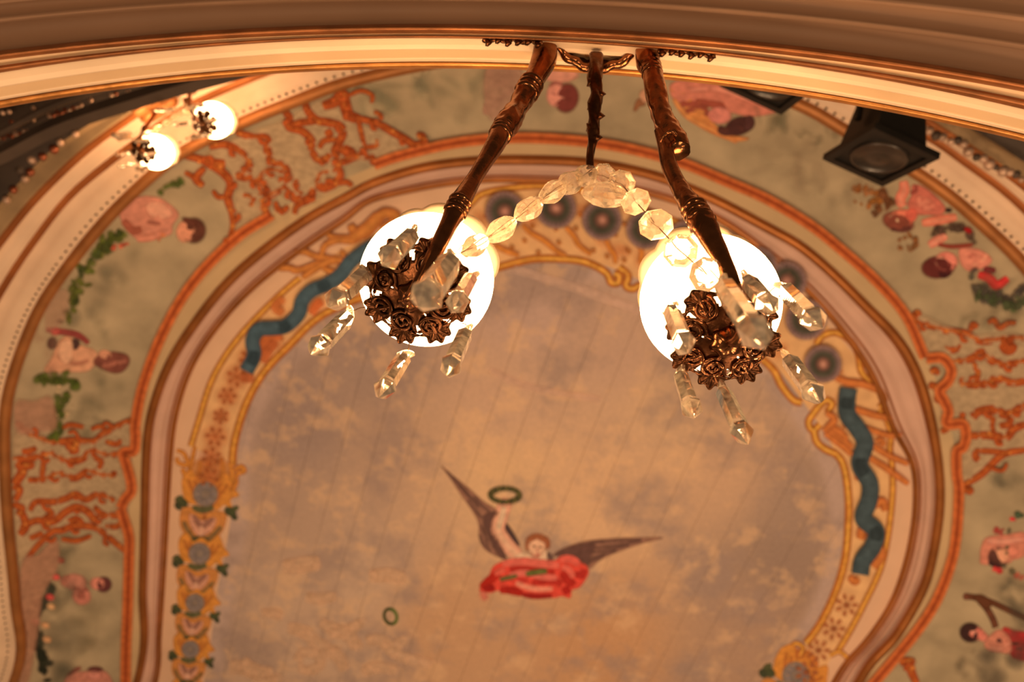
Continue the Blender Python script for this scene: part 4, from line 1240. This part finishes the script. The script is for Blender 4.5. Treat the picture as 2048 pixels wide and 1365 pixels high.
a.stroke(T9([(1250, 230), (1330, 330), (1480, 410), (1620, 480)]), 10, (204, 130, 66), (186, 96, 44)); a.stroke(T9([(1290, 260), (1400, 250), (1560, 270)]), 14, (150, 66, 44), None)
a.stroke(T9([(1320, 180), (1500, 170), (1700, 240)]), 12, (214, 126, 92), (190, 100, 72)); a.stroke(T9([(1320, 300), (1420, 280), (1450, 330)]), 10, (142, 64, 42), None)
a.blob(*T9([(1635, 388)])[0], 32, 20, (72, 36, 28), -.3, .2); a.blob(*T9([(1520, 325)])[0], 26, 19, (204, 112, 86), .1, .25); a.stroke(T9([(1510, 400), (1560, 420), (1660, 400)]), 16, (80, 40, 30), None); a.blob(*T9([(1690, 370)])[0], 14, 18, (80, 42, 34), .2, .3)
a.blob(*T9([(1490, 330)])[0], 7, 5, (160, 76, 58), 0, .5)
a.build('painted_figure', frieze, 'painted reclining figure in pink and orange drapery beside the right lamp arm')
a = Art(); a.poly(T9([(1015, 290), (1040, 230), (1070, 240), (1085, 265), (1050, 275), (1030, 300)]), (140, 82, 46), 4); a.poly(T9([(1050, 200), (1090, 170), (1100, 230), (1075, 250)]), (186, 122, 82), 4)
a.build('painted_foot', frieze, 'painted brown drapery tip left of the right lamp arm')
# right cherubs
def T5(pts): return zz(1700, 340, 4.873, pts)
a = Art()
a.spray(T5([(60, 150), (200, 220), (330, 230), (250, 310), (80, 310)]), 9, (150, 84, 34), 40, 9, 11); a.spray(T5([(420, 690), (560, 650), (650, 690), (620, 760), (480, 760)]), 6, (140, 82, 40), 24, 8, 12)
a.spray(T5([(300, 240), (380, 330), (250, 420)]), 8, (112, 62, 32), 26, 10, 13); a.spray(T5([(820, 600), (1000, 560), (1140, 620), (1200, 700)]), 9, (84, 58, 40), 30, 11, 14)
a.spray(T5([(1180, 1020), (1290, 1200), (1500, 1280), (1680, 1180)]), 12, (78, 62, 46), 40, 13, 15); a.spray(T5([(1250, 1240), (1500, 1330), (1690, 1300)]), 12, (74, 72, 40), 30, 11, 16)
a.blob(*T5([(1150, 590)])[0], 11, 7, (150, 20, 20), .4, .5)
a.build('painted_shrub', frieze, 'brown painted shrubs round the two cherubs below the stage light')
a = Art()
a.poly(T5([(560, 340), (600, 250), (610, 150), (720, 170), (860, 280), (930, 380), (880, 440), (760, 440), (640, 430)]), (186, 92, 66), 5); a.poly(T5([(660, 260), (760, 280), (830, 360), (760, 400), (660, 360)]), (206, 114, 82), 6)
a.stroke(T5([(520, 110), (530, 200), (490, 290), (520, 360)]), 20, (226, 122, 86), (200, 96, 66)); a.stroke(T5([(700, 520), (850, 495), (1040, 460)]), 17, (228, 122, 84), (200, 94, 64)); a.stroke(T5([(590, 230), (640, 200), (640, 150)]), 7, (140, 60, 44), None)
a.blob(*T5([(470, 510)])[0], 36, 22, (126, 58, 38), .3, .25); a.blob(*T5([(510, 465)])[0], 28, 19, (220, 106, 72), 0, .3); a.blob(*T5([(430, 480)])[0], 13, 10, (238, 158, 108), .3, .5); a.blob(*T5([(600, 440)])[0], 14, 16, (206, 88, 62), .3, .4); a.blob(*T5([(960, 395)])[0], 9, 6, (50, 28, 22), 0, .5)
a.stroke(T5([(400, 580), (520, 580), (600, 560)]), 8, (92, 44, 32), None)
a.build('painted_cherub', frieze, 'painted pink cherub reaching up just below the stage light')
a = Art()
a.poly(T5([(1060, 800), (1110, 760), (1260, 780), (1380, 870), (1330, 940), (1180, 990), (1090, 930)]), (206, 116, 84), 5); a.stroke(T5([(1200, 930), (1300, 880), (1330, 820)]), 14, (220, 132, 94), (196, 104, 74)); a.stroke(T5([(1150, 830), (1230, 850)]), 10, (178, 90, 66), None)
a.stroke(T5([(770, 740), (850, 690), (940, 640)]), 17, (224, 128, 92), (198, 100, 72)); a.stroke(T5([(860, 730), (1000, 750), (1200, 730)]), 8, (130, 52, 34), None)
a.blob(*T5([(860, 950)])[0], 37, 25, (92, 34, 26), -.1, .2); a.blob(*T5([(945, 890)])[0], 25, 21, (220, 112, 84), .2, .3); a.blob(*T5([(880, 890)])[0], 12, 12, (226, 136, 98), 0, .5); a.blob(*T5([(940, 920)])[0], 8, 6, (186, 80, 60), 0, .6); a.stroke(T5([(860, 1020), (920, 1030), (980, 1000)]), 10, (60, 22, 20), None)
a.stroke(T5([(1250, 1020), (1360, 1060), (1430, 1130), (1540, 1060)]), 18, (214, 52, 42), (180, 34, 32)); a.stroke(T5([(1300, 970), (1420, 985)]), 12, (110, 36, 32), None)
a.build('painted_cherub', frieze, 'painted cherub with a red sash at the right edge')
def T6(pts): return zz(1780, 980, 3.545, pts)
a = Art()
a.poly(T6([(640, 480), (650, 400), (690, 340), (830, 320), (960, 310), (960, 460), (870, 500), (840, 520), (660, 530)]), (192, 108, 76), 5); a.stroke(T6([(690, 360), (780, 370), (950, 350)]), 14, (208, 130, 96), (186, 104, 76))
a.blob(*T6([(770, 480)])[0], 24, 22, (84, 44, 32), .2, .25); a.blob(*T6([(795, 470)])[0], 20, 16, (212, 134, 92), 0, .3); a.blob(*T6([(870, 440)])[0], 14, 14, (204, 112, 80), 0, .4); a.stroke(T6([(700, 510), (750, 540), (820, 535)]), 8, (56, 28, 24), None)
a.spray(T6([(750, 290), (800, 290)]), 5, (176, 56, 44), 6, 7, 21); a.spray(T6([(860, 210), (880, 215)]), 3, (200, 40, 40), 4, 7, 22); a.spray(T6([(740, 570), (790, 580)]), 4, (206, 52, 44), 5, 8, 23); a.spray(T6([(880, 610), (940, 620)]), 4, (190, 90, 60), 5, 8, 24); a.spray(T6([(900, 190), (930, 180)]), 4, (70, 74, 46), 5, 9, 25); a.spray(T6([(850, 250), (820, 600), (900, 540)]), 4, (100, 80, 50), 8, 8, 26)
a.build('painted_cherub', frieze, 'painted cherub among red flowers at the right edge')
a = Art()
a.stroke(T6([(530, 755), (620, 770), (720, 800), (850, 860), (980, 920)]), 11, (96, 50, 26), (78, 38, 20), False); a.stroke(T6([(640, 790), (690, 850), (730, 920), (750, 980)]), 12, (104, 54, 30), (80, 40, 24), False); a.blob(*T6([(540, 760)])[0], 8, 8, (110, 56, 34), 0, .4); a.poly(T6([(590, 760), (650, 745), (720, 800), (690, 850), (630, 810)]), (88, 44, 22), 4)
a.poly(T6([(820, 990), (880, 1000), (980, 1030), (980, 1200), (900, 1205), (850, 1160)]), (160, 34, 30), 5); a.stroke(T6([(860, 1100), (950, 1120)]), 12, (70, 20, 18), None); a.stroke(T6([(800, 985), (860, 1020)]), 10, (176, 44, 36), None)
a.poly(T6([(670, 1090), (740, 1010), (800, 1000), (860, 1080), (850, 1160), (760, 1150), (700, 1140)]), (192, 110, 78), 5); a.stroke(T6([(760, 1060), (790, 1090)]), 8, (86, 44, 34), None); a.stroke(T6([(700, 1120), (780, 1130), (840, 1090)]), 12, (210, 130, 94), (182, 100, 72))
a.blob(*T6([(570, 1015)])[0], 24, 22, (54, 28, 22), .2, .2); a.blob(*T6([(615, 1020)])[0], 18, 14, (204, 104, 78), .2, .3); a.blob(*T6([(590, 1010)])[0], 8, 8, (216, 128, 96), 0, .5); a.blob(*T6([(660, 1045)])[0], 12, 11, (190, 100, 74), 0, .4)
a.build('painted_musician', frieze, 'painted dark-haired figure in red holding a forked horn, lower right')

# ---- border: gilt edges, scroll ends, ribbons, rosettes
def ringpts(q, d0, d1, n):
    """points of a ring between two screen angles (degrees, clockwise from right)"""
    out = []
    for t in np.linspace(d0, d1, n):
        a = math.radians(t); r = np.interp(a, ANG, q, period=2 * PI); out.append((RC[0] + r * math.cos(a), RC[1] + r * math.sin(a)))
    return out
def double_line(a, pts, wd=15):
    a.stroke(pts, wd, GOLD, GOLDD, False, False, 3, 5)
    a.stroke(pts, wd * .32, GOLDL, None, False, False, 2, 5)
a = Art()
double_line(a, ringpts(rA, -162, -102, 30)); double_line(a, [(991, 537), (1040, 524), (1078, 518), (1147, 520), (1185, 530), (1213, 547), (1222, 565), (1236, 566), (1238, 552), (1228, 548)])
double_line(a, [(1238, 535), (1256, 552), (1252, 572), (1266, 578), (1290, 570), (1330, 590), (1440, 655), (1500, 700), (1545, 738), (1562, 770), (1586, 800), (1604, 806)])
double_line(a, [(1655, 826), (1664, 808), (1650, 802), (1628, 826), (1617, 846), (1626, 862), (1640, 850)], 14)
double_line(a, [(1628, 862), (1634, 885), (1652, 900), (1674, 911), (1688, 935), (1696, 985), (1697, 1039), (1691, 1114), (1672, 1182), (1642, 1246), (1612, 1288)])
a.build('gilt_inner_edge', border, 'painted gold double line round the sky panel')
a = Art()
double_line(a, ringpts(rB, -161, -128, 18), 12)
double_line(a, [(905, 432), (925, 424), (945, 404), (965, 388), (1010, 378), (1078, 372), (1150, 378), (1215, 392), (1290, 420), (1400, 464), (1500, 520), (1570, 570), (1612, 620)], 13)
double_line(a, [(1632, 690), (1646, 672), (1672, 666), (1700, 682), (1716, 708), (1722, 742), (1736, 760), (1756, 778), (1768, 800), (1760, 816)], 13)
double_line(a, [(1757, 820), (1772, 838), (1782, 869), (1780, 900), (1784, 930), (1785, 993), (1774, 1084), (1759, 1144), (1729, 1208), (1699, 1265), (1676, 1303)], 12)
a.build('gilt_outer_edge', border, 'painted gold line with scrolled ends round the peach border')

a = Art()                                                   # orange ground washes, darker rosettes and leaf sprigs
rg = random.Random(5)
for d in np.linspace(-176, -140, 11):
    p = ringpts(mixr(rA, rB, .5), d, d, 1)[0]; r = 14 + 6 * rg.random()
    a.blob(p[0], p[1], r * 1.6, r * 1.6, (192, 104, 52), 0, .8, .6)
    for k in range(6):
        t = k * PI / 3 + d; a.blob(p[0] + r * .8 * math.cos(t), p[1] + r * .8 * math.sin(t), 7, 5, (162, 82, 38), t, .6, .8, 10)
    a.blob(p[0], p[1], 6, 6, (176, 92, 44), 0, .5, .9, 10)
for d in np.linspace(8, 26, 5):
    p = ringpts(mixr(rA, rB, .5), d, d, 1)[0]
    for k in range(7):
        t = k * 2 * PI / 7; a.blob(p[0] + 17 * math.cos(t), p[1] + 17 * math.sin(t), 9, 6, (168, 90, 46), t, .6, .8, 10)
    a.blob(p[0], p[1], 10, 9, (150, 76, 38), 0, .6, .8, 10)
for d in np.linspace(-138, -18, 30):
    p = ringpts(mixr(rA, rB, rg.uniform(.2, .75)), d, d, 1)[0]; a.blob(p[0], p[1], 26, 18, (204, 116, 58), rg.random() * 3, .85, .45)
    a.blob(p[0] + 9, p[1] - 4, 4, 4, (168, 88, 36), 0, .5, .9, 10)
TM = lambda pts: zz(940, 340, 5.12, pts)
for pts in ([(540, 570), (620, 650), (760, 730), (880, 830), (985, 885)], [(980, 590), (1060, 680), (1120, 780), (1240, 870)], [(1385, 700), (1430, 800), (1480, 880), (1490, 960)], [(250, 770), (350, 825), (500, 880)], [(1720, 760), (1760, 850), (1740, 960)]):
    a.stroke(TM(pts), 9, (204, 122, 44), (180, 92, 38), True, False, 3)
for x, y in ((560, 730), (640, 580), (700, 850), (910, 750), (1085, 605), (1265, 830), (1625, 840), (1580, 930), (1405, 890), (1580, 560), (430, 800), (880, 610), (1130, 460), (1490, 670)):
    q = TM([(x, y)])[0]; a.blob(q[0], q[1], 7, 6, (170, 92, 34), .3, .6, .95, 10)
TL = lambda pts: zz(440, 380, 3.4125, pts)
for wd, pts in ((20, [(890, 240), (920, 290), (985, 300), (1050, 240), (1120, 160), (1210, 190), (1100, 270)]), (11, [(730, 305), (800, 330), (950, 325)]), (11, [(510, 430), (580, 425), (650, 455), (770, 470)]), (12, [(400, 540), (470, 535), (540, 550), (690, 490)]),
                (12, [(690, 450), (720, 380), (800, 345), (900, 350), (960, 330)]), (14, [(560, 600), (680, 520), (780, 480), (840, 490)]), (26, [(1090, 170), (1010, 260), (900, 330)]), (9, [(820, 420), (840, 440), (830, 450)]), (10, [(700, 540), (760, 560), (800, 590)])):
    a.stroke(TL(pts), wd, (190, 112, 46), (164, 86, 36), True, False, 3)
for pts, c in (([(430, 740), (380, 800), (430, 850)], (190, 98, 44)), ([(620, 850), (660, 790), (700, 760)], (198, 92, 40)), ([(300, 1120), (300, 1040), (420, 990)], (190, 92, 42)), ([(140, 1280), (230, 1290)], (180, 88, 42)), ([(380, 1040), (330, 1100), (290, 1180)], (186, 90, 42))):
    a.stroke(TL(pts), 16, c, None, True, False, 8, al=.8)
TR = lambda pts: zz(1540, 540, 2.131, pts)
for wd, pts in ((13, [(270, 455), (330, 480), (400, 490), (470, 520)]), (12, [(350, 590), (440, 620), (520, 635)]), (10, [(400, 670), (490, 705), (560, 705)]), (11, [(420, 740), (500, 790), (590, 830)]), (12, [(420, 800), (500, 850), (590, 915)]), (14, [(230, 680), (290, 710), (350, 760)]), (12, [(250, 660), (330, 720)]), (12, [(235, 700), (300, 745), (350, 790)]),
                (8, [(455, 735), (470, 725), (485, 740), (470, 750)]), (12, [(240, 610), (275, 640), (230, 690)]), (20, [(385, 1150), (400, 1110), (430, 1130)]), (22, [(380, 900), (390, 860), (410, 880)]), (16, [(440, 1010), (480, 990), (490, 1030)]), (16, [(440, 1270), (470, 1230), (480, 1180)]), (14, [(340, 1310), (360, 1330), (380, 1320)])):
    a.stroke(TR(pts), wd, (194, 106, 44), (172, 84, 38), True, False, 3)
a.build('painted_sprigs', border, 'gold and brown painted sprigs and dots on the peach border')

def ribbon(pts, wd, c, label):
    a = Art(.024); e = tuple(v * .82 for v in c); a.stroke(pts, wd, c, e, False, False, 4, 7)
    L = cr(pts, 7)
    for k in range(5, len(L) - 5, 14):
        seg_ = [L[k + j][:2] for j in (0, 3, 6) if k + j < len(L)]
        if len(seg_) > 2: a.stroke(seg_, wd * .62, tuple(v * (1.16 if (k // 14) % 2 else .74) for v in c), None, True, False, 10, 6, .6)
    return a.build('painted_ribbon', border, label)
ribbon(TL([(1150, 360), (1060, 380), (970, 430), (885, 500), (820, 585), (720, 650), (625, 690), (560, 760), (535, 850), (450, 930), (360, 945), (265, 955), (222, 1030), (232, 1130), (180, 1240)]), 27, (70, 82, 80), 'wavy blue painted ribbon left of the left globe')
ribbon(TR([(335, 505), (328, 560), (332, 620), (372, 675), (405, 740), (383, 830), (425, 910), (422, 985), (398, 1060), (452, 1115), (436, 1185), (396, 1240), (384, 1300)]), 33, (68, 74, 68), 'wavy blue painted ribbon on the right of the border')

def rosette(x, y, r, label=None):
    a = Art(.024)
    a.blob(x, y, r * 1.06, r * 1.06, None, 0, .35, 1, 40, [(.10, (180, 116, 86)), (.20, (140, 86, 62)), (.34, (98, 62, 46)), (.48, (66, 56, 38)), (.66, (78, 66, 48)), (.80, (116, 84, 68)), (.92, (132, 94, 80)), (.98, (138, 96, 74))])
    for k in range(24):
        t = 2 * PI * k / 24; a.stroke([(x + r * .74 * math.cos(t), y + r * .74 * math.sin(t)), (x + r * .97 * math.cos(t), y + r * .97 * math.sin(t))], 2.4, (104, 74, 60), None, False, False, 1.5, 2, .8)
    return a.build('painted_rosette', border, label)
for x, y, r, lb in ((1010, 423, 36, 'purple-grey painted rosette just right of the left globe'), (1112, 417, 37, 'painted rosette behind the left string of beads'), (1204, 441, 36, 'painted rosette below the oval crystal bead'), (1291, 460, 35, 'painted rosette left of the right globe, behind the beads'), (1374, 480, 35, None), (1448, 505, 35, None), (1516, 533, 35, None),
                    (1574, 563, 36, 'painted rosette just right of the right globe'), (1612, 640, 37, 'painted rosette behind the right crystal drops'), (1646, 729, 34, 'painted rosette above the right blue ribbon')):
    rosette(x, y, r, lb)

# ---- flower swags on the straight sides
def swag_unit(a, x, y, s, dx, dy):
    """one repeat: blue flower, gold leaves, green leaves, pale bow; (dx, dy) = direction of the run"""
    nx, ny = -dy, dx
    def q(u, v): return x + (dx * v + nx * -u) * s, y + (dy * v + ny * -u) * s
    a.poly([q(-58, -30), q(-40, -52), q(-20, -30), q(0, -44), q(22, -34), q(44, -54), q(62, -24), q(78, -6), q(58, 6), q(66, 26), q(46, 20), q(30, 34), q(0, 24), q(-36, 26), q(-52, 6)], (200, 118, 44), 3)
    for u in (-44, -30, 34, 50): a.stroke([q(u, -30), q(u * .7, -5), q(u * .4, 16)], 3.4 * s * 2, (172, 92, 36), None, True, False, 2, 3)
    a.poly([q(-50, 40), q(-20, 34), q(0, 48), q(24, 36), q(54, 42), q(48, 84), q(20, 112), q(0, 118), q(-26, 108), q(-50, 80)], (190, 112, 50), 3)
    a.poly([q(-30, 50), q(0, 62), q(30, 52), q(26, 80), q(0, 100), q(-24, 80)], (198, 128, 90), 3)
    a.stroke([q(-22, 52), q(0, 76), q(24, 54)], 6 * s * 2, (146, 90, 64), None, True, False, 2, 4); a.stroke([q(0, 76), q(2, 98)], 5 * s * 2, (206, 140, 100), None, True, False, 2, 3)
    a.stroke([q(-44, 70), q(-22, 100), q(0, 112), q(24, 98), q(46, 70)], 6 * s * 2, (128, 88, 46), None, True, False, 2, 4)
    a.blob(*q(0, 108), 12 * s * 2, 6 * s * 2, (78, 70, 40), 0, .4)
    for u, v in ((-52, 26), (62, 34)):
        a.blob(*q(u, v), 17 * s, 12 * s, (70, 66, 36), .5, .3); a.blob(*q(u * 1.16, v + 10), 12 * s, 8 * s, (62, 58, 34), .9, .3); a.blob(*q(u * 1.16, v - 8), 12 * s, 7 * s, (80, 72, 38), -.5, .3)
    a.stroke([q(-26, 34), q(-4, 38), q(22, 28)], 7 * s * 2, (92, 80, 44), None, True, False, 2, 3)
    a.blob(*q(0, 0), 28 * s, 28 * s, None, 0, .3, 1, 20, [(.2, (132, 102, 78)), (.45, (116, 94, 76)), (.65, (142, 110, 84)), (.85, (122, 98, 80)), (.98, (134, 102, 76))])
    for k in range(9):
        t = k * 2 * PI / 9; a.blob(x + 17 * s * math.cos(t), y + 17 * s * math.sin(t), 6 * s, 4 * s, (136, 110, 98), t, .5, .8, 9)
a = Art()
TC = lambda pts: zz(320, 860, 2.705, pts)
for wd, pts in ((8, [(90, 110), (130, 130), (150, 190), (100, 180), (90, 150)]), (8, [(190, 90), (170, 180), (150, 260)]), (9, [(400, 220), (440, 200), (455, 225), (420, 240), (400, 300)]), (9, [(260, 170), (250, 240), (230, 300)]), (9, [(330, 150), (340, 230), (300, 310)]), (9, [(380, 170), (390, 270), (350, 350)]), (9, [(220, 170), (210, 240), (190, 300)]), (8, [(420, 270), (400, 320), (360, 400)]), (10, [(120, 210), (150, 280), (160, 330)])):
    a.stroke(TC(pts), wd, (206, 128, 46), (170, 86, 34), True, False, 3)
a.poly(TC([(130, 290), (180, 180), (260, 150), (360, 170), (420, 260), (380, 330), (330, 360), (180, 340)]), (200, 120, 50), 6, True, .55)
for x, y, s in ((411, 989, .86), (399, 1108, .76), (390, 1207, .66), (381, 1300, .62), (373, 1390, .56), (366, 1470, .5)): swag_unit(a, x, y, s, -.12, .99)
a.build('painted_flower_swag', border, 'column of blue-grey painted flowers with gold leaves down the left side')
a = Art()
for k in range(9):
    t = math.radians(200 + k * 20); a.stroke([(1592 + 14 * math.cos(t), 1345 + 14 * math.sin(t)), (1592 + 46 * math.cos(t + .1), 1335 + 40 * math.sin(t + .1))], 13, (198, 112, 42), (172, 86, 36), True, False, 3)
double_line(a, [(1575, 1305), (1590, 1288), (1606, 1296), (1600, 1312)], 9); double_line(a, [(1700, 1322), (1680, 1305), (1660, 1312)], 9)
swag_unit(a, 1592, 1352, .95, -.55, .83); swag_unit(a, 1520, 1450, .8, -.6, .8)
a.build('painted_flower_swag', border, 'dark painted flower with orange petals at the lower right of the border')

# ---- the angel
TA = lambda pts: zz(860, 900, 4.014, pts)
angel = empty('painted_angel', P(1070, 1090, HP), ceiling)
angel['label'] = 'painted winged angel in red drapery raising a laurel wreath on the sky panel'
def wing(outline, dark, feathers, label):
    a = Art(); a.poly(TA(outline), (138, 88, 62), 3)
    for d in dark: a.poly(TA(d), (100, 62, 48), 5, True, .8)
    for f in feathers: a.stroke(TA(f), 4, (104, 66, 50), None, True, False, 2.5, 4, .8)
    return a.build('wing', angel, label)
wing([(88, 128), (180, 205), (300, 300), (430, 415), (545, 495), (500, 570), (505, 650), (545, 730), (612, 872), (520, 852), (430, 790), (392, 700), (388, 590), (330, 480), (245, 360), (165, 235)],
     [[(440, 520), (540, 500), (500, 570), (505, 650), (560, 760), (612, 872), (550, 850), (480, 720), (430, 620)]],
     [[(180, 215), (300, 350), (390, 470)], [(230, 290), (340, 400), (450, 470)], [(300, 400), (390, 520), (450, 560)], [(400, 600), (440, 690), (470, 780)], [(440, 560), (470, 680), (520, 800)], [(130, 170), (220, 270), (280, 340)], [(350, 370), (420, 450), (480, 500)], [(400, 680), (430, 760), (490, 820)]], 'brown feathered wing raised on the left')
wing([(990, 852), (1080, 790), (1250, 735), (1450, 714), (1640, 708), (1870, 708), (1720, 750), (1570, 800), (1440, 852), (1350, 900), (1285, 955), (1200, 900), (1090, 850)],
     [[(1000, 848), (1100, 785), (1250, 750), (1330, 770), (1290, 860), (1270, 930), (1180, 880)]],
     [[(1300, 750), (1450, 735), (1700, 720)], [(1320, 790), (1480, 770), (1700, 735)], [(1300, 830), (1450, 800), (1600, 770)], [(1290, 870), (1400, 840), (1500, 810)], [(1180, 780), (1300, 745), (1400, 735)], [(1270, 900), (1330, 880), (1400, 850)]], 'brown feathered wing spread to the right')
a = Art(); a.poly(TA([(605, 585), (660, 650), (718, 758), (700, 772), (640, 720), (600, 655)]), (72, 48, 40), 3)
a.poly(TA([(940, 830), (975, 840), (990, 880), (950, 880)]), (96, 64, 50), 4); a.build('dark_wing_feathers', angel, 'dark feathers behind the raised arm')  # dark feathers belonging to the painted wing
a = Art()
a.poly(TA([(690, 880), (720, 830), (780, 840), (830, 850), (920, 810), (950, 870), (900, 900), (780, 905)]), (210, 158, 114), 4)
a.stroke(TA([(600, 440), (568, 545), (545, 640), (610, 750), (700, 850)]), 26, (222, 152, 108), (200, 126, 90), False, False, 3)
a.stroke(TA([(600, 460), (575, 550), (552, 640)]), 9, (232, 168, 122), None, True, False, 4, 5, .7); a.blob(*TA([(612, 425)])[0], 15, 11, (218, 138, 100), .3, .35); a.stroke(TA([(590, 420), (640, 430)]), 5, (176, 74, 50), None)
a.build('arm_and_chest', angel, 'bare painted arm raised to hold the wreath')
a = Art()
a.blob(*TA([(862, 745)])[0], 26, 20, (156, 84, 46), .1, .25); a.blob(*TA([(790, 760)])[0], 8, 17, (150, 82, 48), .1, .4); a.blob(*TA([(935, 750)])[0], 9, 15, (148, 76, 42), -.2, .4)
a.blob(*TA([(858, 785)])[0], 19, 22, (216, 150, 106), .1, .3); a.stroke(TA([(800, 730), (860, 700), (920, 735)]), 8, (150, 78, 42), None)
a.blob(*TA([(835, 775)])[0], 4, 2.6, (120, 66, 44), .2, .4); a.blob(*TA([(888, 785)])[0], 4, 2.6, (120, 66, 44), .2, .4); a.stroke(TA([(865, 785), (860, 815), (872, 818)]), 2.4, (180, 106, 74), None, True, False, 1.5); a.stroke(TA([(845, 842), (865, 846), (882, 840)]), 3.4, (178, 80, 60), None, True, False, 1.5)
a.stroke(TA([(815, 830), (840, 868), (880, 862)]), 4, (176, 108, 76), None)
a.build('head', angel, 'painted face with auburn hair')
a = Art()
a.poly(TA([(398, 1120), (430, 1060), (475, 1010), (500, 950), (545, 915), (640, 880), (760, 868), (900, 880), (1000, 890), (1060, 850), (1150, 852), (1225, 895), (1275, 970), (1245, 1050), (1195, 1110), (1140, 1130), (1125, 1192), (1060, 1178), (985, 1192), (910, 1178), (832, 1192), (760, 1170), (690, 1172), (600, 1152), (545, 1132), (490, 1150), (420, 1142)]), (204, 62, 42), 3)
for wd, c, pts in ((16, (170, 34, 20), [(410, 1110), (480, 1050), (560, 980)]), (14, (164, 32, 20), [(560, 1130), (660, 1130), (740, 1160)]), (13, (172, 40, 26), [(640, 960), (740, 940), (860, 960), (1000, 980)]), (16, (168, 36, 24), [(1060, 980), (1100, 1040), (1160, 1090)]), (12, (172, 40, 28), [(820, 1070), (960, 1050), (1060, 1080)]), (14, (166, 32, 22), [(1080, 1100), (1110, 1160)]), (12, (172, 40, 28), [(1150, 1000), (1220, 1010), (1240, 960)]),
                   (14, (226, 92, 68), [(580, 920), (740, 900), (920, 920), (1040, 930)]), (14, (224, 84, 62), [(1040, 880), (1130, 880), (1200, 920)]), (12, (226, 96, 72), [(640, 1010), (760, 990), (900, 1020), (1020, 1030)]), (10, (222, 84, 60), [(520, 1000), (600, 960)]), (11, (224, 90, 66), [(1060, 940), (1120, 970), (1150, 1030)]), (12, (150, 26, 18), [(430, 1120), (520, 1110)]), (9, (148, 28, 20), [(740, 1165), (840, 1180), (980, 1175)]), (10, (190, 52, 38), [(700, 1040), (760, 1060), (700, 1100)])):
    a.stroke(TA(pts), wd, c, None, True, False, 4, 5, .9)
a.stroke(TA([(560, 1045), (620, 1030), (700, 1015)]), 8, (112, 92, 44), (88, 66, 34)); a.stroke(TA([(770, 1000), (850, 985), (940, 975)]), 11, (106, 98, 40), (78, 66, 30))
a.stroke(TA([(690, 1070), (760, 1100), (860, 1120), (985, 1118)]), 12, (232, 128, 92), (214, 96, 68)); a.poly(TA([(400, 1145), (450, 1150), (470, 1190), (430, 1215), (405, 1180)]), (212, 104, 76), 6, True, .6)
a.build('red_drapery', angel, 'crimson painted drapery with a green sash')
a = Art()
for k in range(22):
    t = 2 * PI * k / 22; x, y = TA([(602 + 116 * math.cos(t), 366 + 54 * math.sin(t))])[0]
    a.blob(x, y, 8, 5.2, (88, 72, 34) if k % 2 else (66, 56, 30), t + .6, .3, 1, 10)
a.build('laurel_wreath', angel, 'dark green laurel wreath')
a = Art()
for k in range(16):
    t = 2 * PI * k / 16; a.blob(781 + 12.5 * math.cos(t) + 2 * math.sin(t), 1234 + 15 * math.sin(t), 5.5, 3.8, (56, 58, 22) if math.cos(t) < .3 else (78, 92, 32), t + 1.2, .3, 1, 10)
a.build('painted_wreath', ceiling, 'small dark green wreath floating below the angel')
a = Art()                                                   # loose bright clouds low on the panel
TD = lambda pts: zz(400, 1120, 3.4133, pts)
CL, CL2 = (212, 157, 110), (206, 150, 104)
for wd, pts in ((60, [(600, 470), (700, 490), (800, 570), (930, 630)]), (56, [(820, 430), (900, 470), (1000, 490), (1100, 430)]), (60, [(860, 520), (980, 500), (1060, 580), (1080, 610)]), (54, [(1130, 560), (1220, 550), (1320, 590), (1410, 540)]),
                (50, [(1240, 570), (1330, 640), (1450, 690), (1570, 710)]), (80, [(200, 740), (310, 740), (420, 790), (520, 830)]), (60, [(300, 680), (350, 760), (500, 770)]), (44, [(660, 700), (700, 640), (800, 650), (820, 720), (740, 760), (670, 740)]),
                (60, [(850, 640), (940, 660), (990, 760)]), (50, [(1100, 780), (1200, 740), (1350, 760)]), (70, [(1150, 120), (1280, 110), (1400, 130)]), (50, [(720, 260), (830, 270), (930, 250)]), (40, [(420, 370), (500, 370), (560, 390)]),
                (80, [(560, 60), (700, 40), (820, 20)])):
    p = TD(pts); a.stroke(p, wd / 3.4 * 1.25, CL, CL2, True, False, 9, 5, .62)
    for k, q_ in enumerate(cr(p, 3)):
        if k % 2: a.blob(q_[0] + 7 * math.sin(k * 3.1), q_[1] + 7 * math.cos(k * 2.3), wd / 3.4 * .8, wd / 3.4 * .55, CL, k, .8, .45, 12)
a.build('painted_cloud', ceiling, 'loose pale clouds painted low on the sky panel')
a = Art(); a.stroke([(1020, 536), (1120, 566), (1230, 604), (1300, 628)], 12, (214, 160, 122), None, True, False, 10, 6, .5)
a.stroke([(980, 740), (1060, 775), (1200, 800)], 8, (208, 154, 116), None, True, False, 10, 6, .4)
a.build('painted_streak', ceiling, 'pale streak across the top of the sky panel')
